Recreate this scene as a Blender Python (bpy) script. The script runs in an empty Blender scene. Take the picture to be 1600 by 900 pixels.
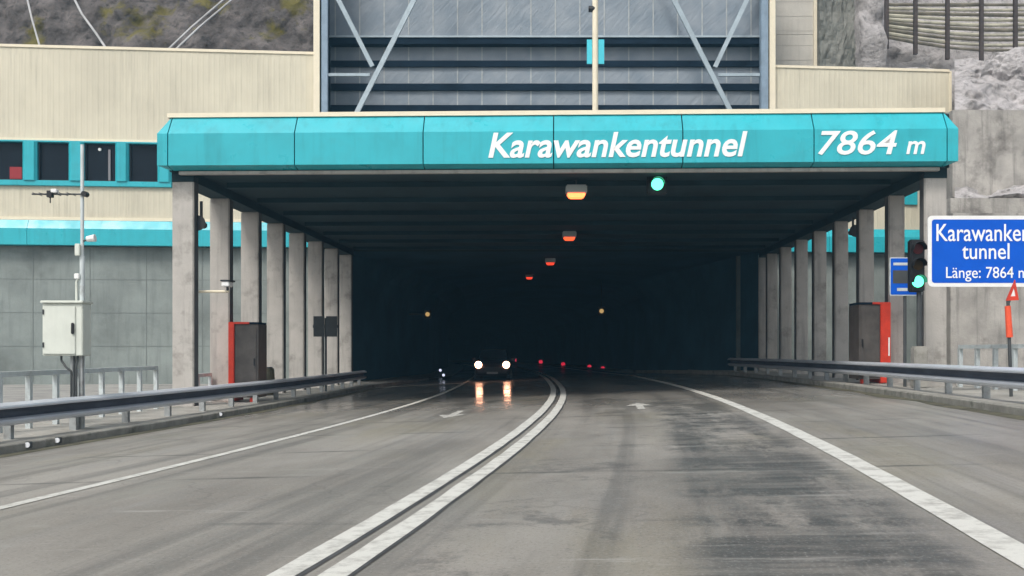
import bpy, bmesh, math, random
from mathutils import Vector, noise as mnoise
random.seed(7)
S = bpy.context.scene
COL = S.collection
R = math.radians

# ------------------------------------------------------------------ materials
MATS = {}
def mat(name, col, rough=0.6, metal=0.0, var=0.0, vscale=2.0, bump=0.0, bscale=20.0, stretch=(1, 1, 1),
        streak=0.0, emit=None, estr=0.0, spec=0.5, dirt=None, dirt_amt=0.0, dirt_scale=1.0, rvar=0.0, coat=0.0):
    """weathered Principled material: large tone variation, streaks, stains, grain bump"""
    if name in MATS: return MATS[name]
    m = bpy.data.materials.new(name); m.use_nodes = True
    nt = m.node_tree; N = nt.nodes; L = nt.links
    b = N['Principled BSDF']
    b.inputs['Base Color'].default_value = (*col, 1)
    b.inputs['Roughness'].default_value = rough
    b.inputs['Metallic'].default_value = metal
    b.inputs['Specular IOR Level'].default_value = spec
    b.inputs['Coat Weight'].default_value = coat
    if emit:
        b.inputs['Emission Color'].default_value = (*emit, 1)
        b.inputs['Emission Strength'].default_value = estr
    geo = N.new('ShaderNodeNewGeometry')
    mp = N.new('ShaderNodeMapping'); mp.inputs['Scale'].default_value = stretch
    L.new(geo.outputs['Position'], mp.inputs['Vector'])
    cur = None
    def mixcol(a, bcol, fac, blend='MIX'):
        x = N.new('ShaderNodeMix'); x.data_type = 'RGBA'; x.blend_type = blend
        if hasattr(fac, 'is_linked'): L.new(fac, x.inputs['Factor'])
        else: x.inputs['Factor'].default_value = fac
        if isinstance(a, tuple): x.inputs['A'].default_value = (*a, 1)
        else: L.new(a, x.inputs['A'])
        if isinstance(bcol, tuple): x.inputs['B'].default_value = (*bcol, 1)
        else: L.new(bcol, x.inputs['B'])
        return x.outputs['Result']
    def nz(scale, detail=6, rough_=0.6, vec=None):
        n = N.new('ShaderNodeTexNoise'); n.inputs['Scale'].default_value = scale
        n.inputs['Detail'].default_value = detail; n.inputs['Roughness'].default_value = rough_
        L.new(vec or mp.outputs['Vector'], n.inputs['Vector']); return n.outputs['Fac']
    def ramp(fac, lo, hi, a=0.0, z=1.0):
        r = N.new('ShaderNodeMapRange'); r.inputs['From Min'].default_value = lo; r.inputs['From Max'].default_value = hi
        r.inputs['To Min'].default_value = a; r.inputs['To Max'].default_value = z
        L.new(fac, r.inputs['Value']); return r.outputs['Result']
    cur = tuple(col)
    if var > 0:
        f = ramp(nz(vscale), 0.3, 0.7)
        lo = tuple(c * (1 - var) for c in col); hi = tuple(min(1, c * (1 + var)) for c in col)
        cur = mixcol(lo, hi, f)
    if streak > 0:
        m2 = N.new('ShaderNodeMapping'); m2.inputs['Scale'].default_value = (5, 5, 0.35)
        L.new(geo.outputs['Position'], m2.inputs['Vector'])
        f = ramp(nz(1.0, 5, 0.6, m2.outputs['Vector']), 0.52, 0.78, 0, streak)
        cur = mixcol(cur, tuple(c * 0.35 for c in col), f)
    if dirt:
        f = ramp(nz(dirt_scale, 8, 0.65), 0.53, 0.68, 0, dirt_amt)
        cur = mixcol(cur, dirt, f)
    if not isinstance(cur, tuple): L.new(cur, b.inputs['Base Color'])
    if rvar > 0:
        L.new(ramp(nz(vscale * 1.7), 0.3, 0.7, max(0.03, rough - rvar), min(1, rough + rvar)), b.inputs['Roughness'])
    if bump > 0:
        bp = N.new('ShaderNodeBump'); bp.inputs['Strength'].default_value = bump; bp.inputs['Distance'].default_value = 0.03
        L.new(nz(bscale, 8, 0.65), bp.inputs['Height']); L.new(bp.outputs['Normal'], b.inputs['Normal'])
    MATS[name] = m
    return m

M = {}
M['pillar'] = mat('pillar_concrete', (.45, .425, .39), .85, var=.12, vscale=1.2, streak=.55, bump=.35, bscale=18, dirt=(.15, .135, .115), dirt_amt=.55, dirt_scale=1.4)
M['pillar_inner'] = mat('pillar_inner_dark', (.10, .10, .10), .9, var=.3, vscale=1.5, streak=.4)
M['concrete'] = mat('wall_concrete', (.235, .265, .25), .85, var=.22, vscale=.5, streak=.4, bump=.3, bscale=12, dirt=(.10, .11, .10), dirt_amt=.4, dirt_scale=.6)
M['concrete_warm'] = mat('retaining_concrete', (.36, .34, .31), .9, var=.3, vscale=.9, streak=.8, bump=.7, bscale=8, dirt=(.11, .10, .09), dirt_amt=.8, dirt_scale=.7)
M['concrete_pale'] = mat('panel_concrete', (.52, .495, .44), .85, var=.1, vscale=.8, streak=.3, bump=.3, bscale=12)
M['joint'] = mat('shallow_joint', (.19, .21, .20), .9)
M['form_line'] = mat('form_line', (.43, .41, .365), .9)
M['walk'] = mat('walkway_concrete', (.34, .325, .29), .85, var=.25, vscale=1.2, bump=.4, bscale=16, dirt=(.10, .095, .06), dirt_amt=.6, dirt_scale=1.5)
M['kerb'] = mat('kerb_stone', (.26, .25, .22), .85, var=.3, vscale=2.5, bump=.4, bscale=18, dirt=(.05, .055, .04), dirt_amt=.7, dirt_scale=2.2)
M['gutter'] = mat('gutter_grime', (.09, .085, .055), .8, var=.5, vscale=1.6, bump=.4, bscale=20)
M['tar'] = mat('tar_seal', (.055, .055, .055), .6, var=.4, vscale=3)
M['ground'] = mat('ground_gravel', (.30, .29, .27), .95, var=.3, vscale=.8, bump=.6, bscale=14)
M['cream'] = mat('cream_cladding', (.62, .575, .445), .55, var=.09, vscale=.45, streak=.30, bump=.05, bscale=8)
M['cream_trim'] = mat('cream_trim', (.80, .72, .55), .5, var=.05, vscale=2)
M['teal'] = mat('teal_sheet', (.028, .43, .50), .36, var=.13, vscale=.9, streak=.32, bump=.10, bscale=1.6, rvar=.12, dirt=(.03, .22, .25), dirt_amt=.35, dirt_scale=.9)
M['teal_pale'] = mat('teal_panel_paint', (.06, .55, .66), .4, var=.05)
M['steel'] = mat('grey_blue_steel', (.24, .32, .40), .5, metal=.1, var=.15, vscale=2, streak=.2)
M['steel_pale'] = mat('pale_brace_steel', (.36, .43, .47), .45, metal=.1, var=.15, vscale=2, streak=.15)
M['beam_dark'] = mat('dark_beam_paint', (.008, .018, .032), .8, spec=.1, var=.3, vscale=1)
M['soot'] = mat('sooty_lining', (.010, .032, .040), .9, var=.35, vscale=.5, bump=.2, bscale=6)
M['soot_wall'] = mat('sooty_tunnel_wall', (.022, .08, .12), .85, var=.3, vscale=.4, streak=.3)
M['galv'] = mat('galvanised_steel', (.64, .67, .72), .40, metal=.35, var=.08, vscale=1.0, rvar=.05)
M['rail_web_shade'] = mat('rail_shaded_web', (.075, .085, .11), .7, var=.3, vscale=1.2)
M['galv_post'] = mat('galvanised_post', (.36, .38, .38), .6, metal=.3, var=.2, vscale=4, dirt=(.12, .09, .06), dirt_amt=.5, dirt_scale=5)
M['handrail'] = mat('handrail_grey_paint', (.56, .61, .61), .55, metal=.1, var=.15, vscale=3, dirt=(.18, .16, .14), dirt_amt=.4, dirt_scale=4)
M['cabinet'] = mat('cabinet_pale_green', (.64, .67, .60), .5, var=.06, vscale=3, streak=.15)
M['cabinet_edge'] = mat('cabinet_edge', (.66, .69, .62), .5, var=.05, vscale=3)
M['black'] = mat('black_plastic', (.012, .013, .015), .5)
M['dark_grey'] = mat('dark_grey_metal', (.055, .06, .062), .55, var=.2, vscale=3)
M['dark_panel'] = mat('dark_cabin_panel', (.085, .075, .068), .45, var=.3, vscale=2.5, streak=.3)
M['red'] = mat('red_paint', (.62, .045, .02), .45, var=.15, vscale=4)
M['orange'] = mat('orange_red_sleeve', (.80, .10, .04), .5, var=.1, vscale=5)
M['white'] = mat('white_paint', (.82, .82, .80), .5, var=.05, vscale=5)
M['letter'] = mat('white_letter', (.88, .88, .86), .5)
M['blue'] = mat('sign_blue', (.002, .095, .56), .6, spec=.2, var=.06, vscale=2)
M['glass'] = mat('dark_window_glass', (.008, .012, .018), .25, spec=.15)
M['glass_red'] = mat('red_blind', (.30, .015, .02), .6)
M['sash'] = mat('window_sash_grey', (.20, .19, .20), .5)
M['quilt_strip'] = mat('quilt_seam', (.36, .385, .39), .7, var=.2, vscale=3)
M['wood'] = mat('weathered_log', (.17, .155, .12), .9, var=.45, vscale=1.5, bump=.5, bscale=20)
M['wood_pale'] = mat('pale_weathered_log', (.40, .38, .30), .9, var=.35, vscale=1.5, bump=.5, bscale=20)
M['rust_post'] = mat('brown_fence_post', (.055, .042, .038), .8, var=.3, vscale=3)
M['olive'] = mat('olive_barrel_paint', (.12, .105, .06), .6, var=.3, vscale=5)
M['cable'] = mat('pale_cable', (.42, .42, .42), .6, var=.2, vscale=1)
M['tyre'] = mat('tyre_rubber', (.015, .015, .016), .8)
M['rim'] = mat('wheel_rim', (.35, .36, .38), .35, metal=.8)
M['car'] = mat('car_paint', (.005, .006, .009), .5, spec=.2, coat=0)
M['plate'] = mat('blank_plate', (.12, .12, .12), .4)
M['lamp_housing'] = mat('lamp_housing', (.42, .46, .45), .45, metal=.2)
M['sodium'] = mat('sodium_lens', (.9, .5, .3), .4, emit=(1.0, .13, .03), estr=3.6)
M['sodium_mid'] = mat('sodium_lens_mid', (.5, .2, .1), .4, emit=(1.0, .09, .025), estr=1.4)
M['sodium_dim'] = mat('sodium_lens_far', (.5, .2, .1), .4, emit=(1.0, .06, .025), estr=.85)
M['green_lens'] = mat('green_signal_lens', (.05, .6, .35), .3, emit=(.10, 1.0, .52), estr=2.6)
M['red_dead'] = mat('unlit_red_lens', (.10, .012, .012), .3)
M['amber_dead'] = mat('unlit_amber_lens', (.06, .035, .01), .3)
M['amber'] = mat('amber_beacon_lens', (.5, .4, .2), .4, emit=(1.0, .62, .22), estr=.38)
M['head'] = mat('headlight_glow', (1, .9, .8), .3, emit=(1.0, .46, .27), estr=15)
M['red_led'] = mat('red_stud_light', (.4, .02, .03), .4, emit=(1.0, .03, .08), estr=.5)
M['white_led'] = mat('white_stud_light', (.8, .8, .85), .4, emit=(.75, .8, 1.0), estr=.9)
M['reflector'] = mat('white_reflector', (.85, .87, .9), .2, var=0)

def road_mat():
    m = bpy.data.materials.new('asphalt'); m.use_nodes = True
    nt = m.node_tree; N = nt.nodes; L = nt.links; b = N['Principled BSDF']
    uv = N.new('ShaderNodeUVMap'); uv.uv_map = 'lane'
    sep = N.new('ShaderNodeSeparateXYZ'); L.new(uv.outputs['UV'], sep.inputs['Vector'])
    def mapping(sx, sy, off=0):
        p = N.new('ShaderNodeMapping'); p.inputs['Scale'].default_value = (sx, sy, 1); p.inputs['Location'].default_value = (off, off * .7, off)
        L.new(uv.outputs['UV'], p.inputs['Vector']); return p.outputs['Vector']
    def nz(vec, scale, d=6, r=.6):
        n = N.new('ShaderNodeTexNoise'); n.inputs['Scale'].default_value = scale; n.inputs['Detail'].default_value = d
        n.inputs['Roughness'].default_value = r; L.new(vec, n.inputs['Vector']); return n.outputs['Fac']
    def mr(f, a, c, x=0., y=1.):
        r = N.new('ShaderNodeMapRange'); r.interpolation_type = 'SMOOTHSTEP'
        for k, v in zip(('From Min', 'From Max', 'To Min', 'To Max'), (a, c, x, y)): r.inputs[k].default_value = v
        L.new(f, r.inputs['Value']); return r.outputs['Result']
    def math_(op, a, c):
        q = N.new('ShaderNodeMath'); q.operation = op
        for k, v in ((0, a), (1, c)):
            if isinstance(v, (int, float)): q.inputs[k].default_value = v
            else: L.new(v, q.inputs[k])
        return q.outputs[0]
    def mix(a, c, f):
        x = N.new('ShaderNodeMix'); x.data_type = 'RGBA'
        L.new(f, x.inputs['Factor'])
        for k, v in (('A', a), ('B', c)):
            if isinstance(v, tuple): x.inputs[k].default_value = (*v, 1)
            else: L.new(v, x.inputs[k])
        return x.outputs['Result']
    base = mix((.195, .180, .157), (.325, .305, .270), mr(nz(mapping(.5, .16), 1.0, 7), .32, .68))
    base = mix(base, (.27, .265, .25), mr(nz(mapping(1.8, .25, 4), 1.3, 5), .5, .8, 0, .5))
    # long tyre polish bands
    base = mix(base, (.12, .115, .105), mr(nz(mapping(2.2, .04, 9), 1.0, 5), .46, .66, 0, .65))
    # warm / mossy tint
    base = mix(base, (.20, .175, .10), mr(nz(mapping(.6, .15, 21), 1.0, 6), .50, .72, 0, .38))
    # black tarry patches, right lane between u=1.4 and 3.7
    u = sep.outputs['X']; y = sep.outputs['Y']
    win = math_('MULTIPLY', mr(u, 1.9, 2.35), mr(u, 3.45, 3.9, 1, 0))
    winy = math_('MULTIPLY', mr(y, 3.0, 6.5), mr(y, 22, 27, 1, 0))
    win = math_('MULTIPLY', win, winy)
    blot = mr(nz(mapping(.9, .35, 3), 1.3, 9, .78), .40, .54)
    streak = math_('MULTIPLY', mr(nz(mapping(.45, 2.6, 13), 1.0, 8, .75), .46, .62), mr(nz(mapping(1.3, .25, 15), 1.2, 4), .35, .6))
    lines = mr(nz(mapping(.30, 2.1, 23), 1.0, 7, .8), .36, .58, .30, 1.0)
    tar = math_('MULTIPLY', math_('MULTIPLY', win, math_('MULTIPLY', lines, math_('MAXIMUM', blot, streak))), .92)
    base = mix(base, (.045, .047, .045), tar)
    # faint same stains over the left part of the right lane
    win2 = math_('MULTIPLY', mr(u, .2, .8), mr(u, 1.5, 2.2, 1, 0))
    tar2 = math_('MULTIPLY', math_('MULTIPLY', win2, mr(nz(mapping(.9, .9, 33), 1.2, 9, .78), .52, .63)), .6)
    base = mix(base, (.07, .07, .066), tar2)
    # transverse sealed joints
    jt = N.new('ShaderNodeTexWave'); jt.wave_type = 'BANDS'; jt.bands_direction = 'Y'
    jt.inputs['Scale'].default_value = .105; jt.inputs['Distortion'].default_value = 1.1; jt.inputs['Detail'].default_value = 3
    L.new(uv.outputs['UV'], jt.inputs['Vector'])
    joint = math_('MULTIPLY', mr(jt.outputs['Fac'], .994, .999), mr(nz(mapping(.5, .5, 41), 1.0, 3), .42, .6))
    base = mix(base, (.05, .05, .048), math_('MULTIPLY', joint, .7))
    # cracks
    vo = N.new('ShaderNodeTexVoronoi'); vo.feature = 'DISTANCE_TO_EDGE'; vo.inputs['Scale'].default_value = .8
    dm = N.new('ShaderNodeVectorMath'); dm.operation = 'ADD'
    nn = N.new('ShaderNodeTexNoise'); nn.inputs['Scale'].default_value = 1.2; L.new(uv.outputs['UV'], nn.inputs['Vector'])
    L.new(mapping(.6, .28, 2), dm.inputs[0]); L.new(nn.outputs['Color'], dm.inputs[1]); L.new(dm.outputs[0], vo.inputs['Vector'])
    crack = math_('MULTIPLY', mr(vo.outputs['Distance'], .004, .016, 1, 0), mr(nz(mapping(.3, .2, 51), 1.0, 3), .5, .62))
    base = mix(base, (.06, .055, .05), math_('MULTIPLY', crack, .25))
    # fine aggregate
    fine = nz(mapping(1, .7, 5), 42, 3, .7)
    base = mix(base, (.36, .35, .33), mr(fine, .54, .72, 0, .5))
    base = mix(base, (.05, .05, .045), mr(fine, .28, .46, .5, 0))
    mid = nz(mapping(1, .6, 6), 14, 6, .75)
    base = mix(base, (.10, .098, .09), mr(mid, .30, .46, .45, 0))
    base = mix(base, (.40, .39, .36), mr(nz(mapping(.35, 2.6, 77), 1.4, 7, .75), .58, .70, 0, .5))
    L.new(base, b.inputs['Base Color'])
    # damp: wetter towards and under the canopy
    wet = mr(y, 18, 27)
    pud = mr(nz(mapping(.5, .2, 61), 1.4, 5), .4, .62)
    dry = mr(nz(mapping(.7, .2, 71), 1.0, 5), .3, .7, .42, .66)
    rr = N.new('ShaderNodeMix'); rr.data_type = 'FLOAT'; L.new(wet, rr.inputs['Factor']); L.new(dry, rr.inputs['A'])
    L.new(mr(pud, 0, 1, .22, .12), rr.inputs['B']); L.new(rr.outputs['Result'], b.inputs['Roughness'])
    bp = N.new('ShaderNodeBump'); bp.inputs['Distance'].default_value = .012
    L.new(math_('ADD', math_('MULTIPLY', wet, -.22), .32), bp.inputs['Strength'])
    L.new(math_('ADD', math_('MULTIPLY', nz(mapping(1, 1, 8), 45, 3), .6), nz(mapping(1.5, .6, 9), 3.0, 5)), bp.inputs['Height'])
    L.new(bp.outputs['Normal'], b.inputs['Normal'])
    return m
M['road'] = road_mat()

def paint_mat():
    m = bpy.data.materials.new('worn_road_paint'); m.use_nodes = True
    nt = m.node_tree; N = nt.nodes; L = nt.links; b = N['Principled BSDF']
    g = N.new('ShaderNodeNewGeometry')
    n = N.new('ShaderNodeTexNoise'); n.inputs['Scale'].default_value = 5; n.inputs['Detail'].default_value = 9; n.inputs['Roughness'].default_value = .7
    L.new(g.outputs['Position'], n.inputs['Vector'])
    r = N.new('ShaderNodeMapRange'); r.inputs['From Min'].default_value = .47; r.inputs['From Max'].default_value = .66; r.inputs['To Max'].default_value = .8
    L.new(n.outputs['Fac'], r.inputs['Value'])
    x = N.new('ShaderNodeMix'); x.data_type = 'RGBA'; L.new(r.outputs['Result'], x.inputs['Factor'])
    x.inputs['A'].default_value = (.62, .615, .565, 1); x.inputs['B'].default_value = (.30, .29, .26, 1)
    L.new(x.outputs['Result'], b.inputs['Base Color']); b.inputs['Roughness'].default_value = .6
    return m
M['paint'] = paint_mat()
M['paint_worn'] = mat('faded_road_paint', (.44, .43, .39), .7, var=.25, vscale=4, dirt=(.22, .21, .19), dirt_amt=.9, dirt_scale=3)

def rock_mat(name, c1, c2, c3, moss, moss_amt, scale):
    m = bpy.data.materials.new(name); m.use_nodes = True
    nt = m.node_tree; N = nt.nodes; L = nt.links; b = N['Principled BSDF']
    g = N.new('ShaderNodeNewGeometry')
    def nz(s, d=9, r=.68):
        n = N.new('ShaderNodeTexNoise'); n.inputs['Scale'].default_value = s; n.inputs['Detail'].default_value = d; n.inputs['Roughness'].default_value = r
        L.new(g.outputs['Position'], n.inputs['Vector']); return n.outputs['Fac']
    def mr(f, a, c, x=0., y=1.):
        r = N.new('ShaderNodeMapRange')
        for k, v in zip(('From Min', 'From Max', 'To Min', 'To Max'), (a, c, x, y)): r.inputs[k].default_value = v
        L.new(f, r.inputs['Value']); return r.outputs['Result']
    def mix(a, c, f):
        x = N.new('ShaderNodeMix'); x.data_type = 'RGBA'; L.new(f, x.inputs['Factor'])
        for k, v in (('A', a), ('B', c)):
            if isinstance(v, tuple): x.inputs[k].default_value = (*v, 1)
            else: L.new(v, x.inputs[k])
        return x.outputs['Result']
    cur = mix(c1, c2, mr(nz(scale), .36, .64))
    cur = mix(cur, c3, mr(nz(scale * 3.1), .5, .68))
    cur = mix(cur, moss, mr(nz(scale * .55, 7, .6), .56, .64, 0, moss_amt))
    L.new(cur, b.inputs['Base Color']); b.inputs['Roughness'].default_value = .95; b.inputs['Specular IOR Level'].default_value = .2
    bp = N.new('ShaderNodeBump'); bp.inputs['Strength'].default_value = .9; bp.inputs['Distance'].default_value = .2
    L.new(nz(scale * 5, 9, .7), bp.inputs['Height']); L.new(bp.outputs['Normal'], b.inputs['Normal'])
    return m
M['rock_dark'] = rock_mat('dark_rock', (.07, .062, .058), (.19, .172, .165), (.045, .04, .036), (.17, .15, .02), .7, .75)
M['shotcrete'] = rock_mat('sprayed_concrete', (.38, .36, .355), (.58, .55, .545), (.20, .19, .18), (.17, .16, .14), .6, .75)
M['shot_dark'] = rock_mat('rough_concrete', (.20, .21, .19), (.27, .27, .245), (.16, .165, .15), (.15, .16, .13), .6, .5)

def quilt_mat():
    m = bpy.data.materials.new('quilted_grey_sheet'); m.use_nodes = True
    nt = m.node_tree; N = nt.nodes; L = nt.links; b = N['Principled BSDF']
    g = N.new('ShaderNodeNewGeometry')
    p0 = N.new('ShaderNodeMapping'); p0.inputs['Rotation'].default_value = (0, R(48), 0); L.new(g.outputs['Position'], p0.inputs['Vector'])
    p = N.new('ShaderNodeMapping'); p.inputs['Scale'].default_value = (.55, .5, 2.8)
    L.new(p0.outputs['Vector'], p.inputs['Vector'])
    n = N.new('ShaderNodeTexNoise'); n.inputs['Scale'].default_value = 1.5; n.inputs['Detail'].default_value = 5; n.inputs['Distortion'].default_value = .6
    L.new(p.outputs['Vector'], n.inputs['Vector'])
    n2 = N.new('ShaderNodeTexNoise'); n2.inputs['Scale'].default_value = .9; L.new(g.outputs['Position'], n2.inputs['Vector'])
    r = N.new('ShaderNodeMapRange'); r.inputs['From Min'].default_value = .35; r.inputs['From Max'].default_value = .65; L.new(n2.outputs['Fac'], r.inputs['Value'])
    x = N.new('ShaderNodeMix'); x.data_type = 'RGBA'; L.new(r.outputs['Result'], x.inputs['Factor'])
    x.inputs['A'].default_value = (.185, .225, .265, 1); x.inputs['B'].default_value = (.25, .285, .32, 1)
    L.new(x.outputs['Result'], b.inputs['Base Color']); b.inputs['Roughness'].default_value = .55
    bp = N.new('ShaderNodeBump'); bp.inputs['Strength'].default_value = .6; bp.inputs['Distance'].default_value = .06
    L.new(n.outputs['Fac'], bp.inputs['Height']); L.new(bp.outputs['Normal'], b.inputs['Normal'])
    return m
M['quilt'] = quilt_mat()

# ------------------------------------------------------------------ builders
class MB:
    """collects vertices and faces (world metres) and links them as one mesh object"""
    def __init__(s): s.v = []; s.f = []; s.uv = None
    def hexa(s, p):      # 8 corners: bottom 4 ccw, top 4 ccw
        b = len(s.v); s.v += [tuple(q) for q in p]
        for f in ((0, 3, 2, 1), (4, 5, 6, 7), (0, 1, 5, 4), (1, 2, 6, 5), (2, 3, 7, 6), (3, 0, 4, 7)):
            s.f.append(tuple(b + i for i in f))
        return s
    def box(s, x0, x1, y0, y1, z0, z1, fr=None):
        fr = fr or (lambda u, v, z: (u, v, z))
        c = [(x0, y0), (x1, y0), (x1, y1), (x0, y1)]
        return s.hexa([fr(*q, z0) for q in c] + [fr(*q, z1) for q in c])
    def tube(s, a, b, r, n=10, r2=None):
        a = Vector(a); b = Vector(b); d = (b - a).normalized()
        t = d.orthogonal().normalized(); w = d.cross(t); k = len(s.v); r2 = r if r2 is None else r2
        for P, rr in ((a, r), (b, r2)):
            for i in range(n):
                q = 2 * math.pi * i / n; s.v.append(tuple(P + t * (rr * math.cos(q)) + w * (rr * math.sin(q))))
        for i in range(n):
            j = (i + 1) % n; s.f.append((k + i, k + j, k + n + j, k + n + i))
        s.f.append(tuple(k + i for i in range(n))[::-1]); s.f.append(tuple(k + n + i for i in range(n)))
        return s
    def path(s, pts, r, n=8):
        for a, b in zip(pts, pts[1:]): s.tube(a, b, r, n)
        return s
    def bar(s, a, b, w, h):   # rectangular bar between two points
        a = Vector(a); b = Vector(b); d = (b - a).normalized()
        up = Vector((0, 1, 0)) if abs(d.y) < .9 else Vector((0, 0, 1))
        t = d.cross(up).normalized() * (w / 2); q = up * (h / 2)
        return s.hexa([a - t - q, a + t - q, a + t + q, a - t + q, b - t - q, b + t - q, b + t + q, b - t + q])
    def prism(s, poly, fa, fb):   # poly of 2D points; fa, fb map a 2D point to 3D at each end
        k = len(s.v); n = len(poly)
        s.v += [tuple(fa(*p)) for p in poly] + [tuple(fb(*p)) for p in poly]
        for i in range(n):
            j = (i + 1) % n; s.f.append((k + i, k + j, k + n + j, k + n + i))
        s.f.append(tuple(range(k, k + n))[::-1]); s.f.append(tuple(range(k + n, k + 2 * n)))
        return s
    def sheet(s, rows):       # rows of 3D points
        k = len(s.v); w = len(rows[0])
        for r_ in rows: s.v += [tuple(p) for p in r_]
        for i in range(len(rows) - 1):
            for j in range(w - 1):
                a = k + i * w + j; s.f.append((a, a + 1, a + w + 1, a + w))
        return s
    def build(s, name, m, parent=None, smooth=False, bevel=0.0, uvf=None):
        me = bpy.data.meshes.new(name)
        off = Vector(parent.matrix_world.translation) if parent else Vector((0, 0, 0))
        if parent is not None: off = WPOS.get(parent.name, Vector((0, 0, 0)))
        me.from_pydata([tuple(Vector(v) - off) for v in s.v], [], s.f)
        bm = bmesh.new(); bm.from_mesh(me); bmesh.ops.recalc_face_normals(bm, faces=bm.faces)
        if bevel > 0:
            bmesh.ops.bevel(bm, geom=[e for e in bm.edges if len(e.link_faces) == 2 and e.calc_face_angle(0) > .5], offset=bevel, segments=2, affect='EDGES', clamp_overlap=True)
        bm.to_mesh(me); bm.free()
        if uvf:
            l = me.uv_layers.new(name='lane')
            for lp in me.loops: l.data[lp.index].uv = uvf(me.vertices[lp.vertex_index].co + off)
        me.materials.append(m)
        if smooth: me.polygons.foreach_set('use_smooth', [True] * len(me.polygons))
        o = bpy.data.objects.new(name, me); COL.objects.link(o)
        if parent: o.parent = parent; WPOS[o.name] = off
        else: WPOS[o.name] = Vector((0, 0, 0))
        return o
WPOS = {}
def tag(o, label, cat, group=None):
    o['label'] = label; o['category'] = cat
    if group: o['group'] = group
    return o
def thing(name, label, cat, loc=(0, 0, 0), group=None):
    o = bpy.data.objects.new(name, None); COL.objects.link(o); o.location = loc; o.empty_display_size = .3
    WPOS[o.name] = Vector(loc); return tag(o, label, cat, group)
def struct(o, kind='structure'):
    o['kind'] = kind; return o
def dup(root, loc, label, group=None):
    """copy of a thing, its parts and their sub-parts"""
    r = root.copy(); COL.objects.link(r); r.location = loc; r['label'] = label
    if group: r['group'] = group
    for ch in list(root.children):
        c = ch.copy(); COL.objects.link(c); c.parent = r
        for g in list(ch.children):
            d = g.copy(); COL.objects.link(d); d.parent = c
    return r

def text_mesh(body, fit_w, fit_h, fr, depth=.012, shear=0.0, bold=0.0, ref=None):
    """lettering as solid mesh: scaled so `body` is fit_w wide and fit_h tall; fr(u, w, h) -> world (w = thickness outward)"""
    cu = bpy.data.curves.new('lettering', 'FONT'); cu.body = body; cu.size = 1; cu.extrude = .5; cu.offset = bold; cu.shear = shear
    cu.resolution_u = 4
    o = bpy.data.objects.new('lettering', cu); COL.objects.link(o)
    dg = bpy.context.evaluated_depsgraph_get(); dg.update()
    me = bpy.data.meshes.new_from_object(o.evaluated_get(dg))
    xs = [v.co.x for v in me.vertices]; ys = [v.co.y for v in me.vertices]
    x0, x1, y0, y1 = min(xs), max(xs), min(ys), max(ys)
    if ref:
        y0, y1 = ref
    mb = MB()
    mb.v = [fr((v.co.x - x0) / (x1 - x0) * fit_w, (v.co.z + .5) * depth, (v.co.y - y0) / (y1 - y0) * fit_h) for v in me.vertices]
    mb.f = [tuple(p.vertices) for p in me.polygons]
    bpy.data.objects.remove(o); bpy.data.meshes.remove(me); bpy.data.curves.remove(cu)
    return mb

# ------------------------------------------------------------------ frames of the place
CAMZ = 1.25; F = 1600.0; VX, VY = 830.0, 550.0
def at(x, y, Y):            # photo pixel + distance -> point
    return Vector(((x - VX) / F * Y, Y, CAMZ + (VY - y) / F * Y))
def xc(y):                  # centre line of the road: a left hand bend
    return .92 - (.00208 if y < 38 else .00062) * (y - 38) ** 2
def dxc(y): return -2 * (.00208 if y < 38 else .00062) * (y - 38)
def fade(y): return max(0.0, min(1.0, 1 - (y - 48) / 20))
def dip(y): return 0.0 if y < 48 else -.0045 * (y - 48)
def rp(u, y, z=0.0, bank=True):    # road frame: u metres right of the centre line
    s = dxc(y); n = math.hypot(1, s)
    return (xc(y) + u / n, y - u * s / n, (.035 * fade(y) * max(-7.6, min(7.6, u)) if bank else 0) + z + dip(y))
def cn(u, v, z): return (.6 + u + .03 * v, 25.78 - .03 * u + v, z)      # canopy frame
def bn(u, v, z): return (.6 + u - .09 * v, 47.55 + .09 * u + v, z)      # building frame
def yn(u, v, z): return (.6 + u, 47.55 + v, z)      # inside of the ventilation bay, square to the road
def bzy(y, v): return CAMZ + (VY - y) / F * (47.55 + v)
def buy(x, v): return (x - VX) / F * (47.55 + v) - .6
def bu(x, v=0.0):
    k = (x - VX) / F; return (k * (47.55 + v) - .6 + .09 * v) / (1 - .09 * k)
def bz(x, y, v=0.0):
    u = bu(x, v); return CAMZ + (VY - y) / F * (47.55 + .09 * u + v)
def cu_(x, v):
    k = (x - VX) / F; return (k * (25.78 + v) - .6 - .03 * v) / (1 + .03 * k)
ZL, ZR = -.266 + .13, .266 + .13       # walkway heights

# ------------------------------------------------------------------ ground, road, walkways
ys = [-30 + i * 1.0 for i in range(90)] + [60 + i * 2.5 for i in range(81)]
def ku(y): return 7.6 if y < 43 else max(5.2, 7.6 - (y - 43) / 17 * 2.4)
us = [-7.6 + 15.2 * i / 24 for i in range(25)]
road = struct(MB().sheet([[rp(u, y) for u in us] for y in ys]).build('road', M['road'],
              uvf=None))
# lane UVs (u across, y along) written from the grid order
l = road.data.uv_layers.new(name='lane'); w = len(us)
for lp in road.data.loops:
    i, j = divmod(lp.vertex_index, w); l.data[lp.index].uv = (us[j], ys[i])

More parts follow.
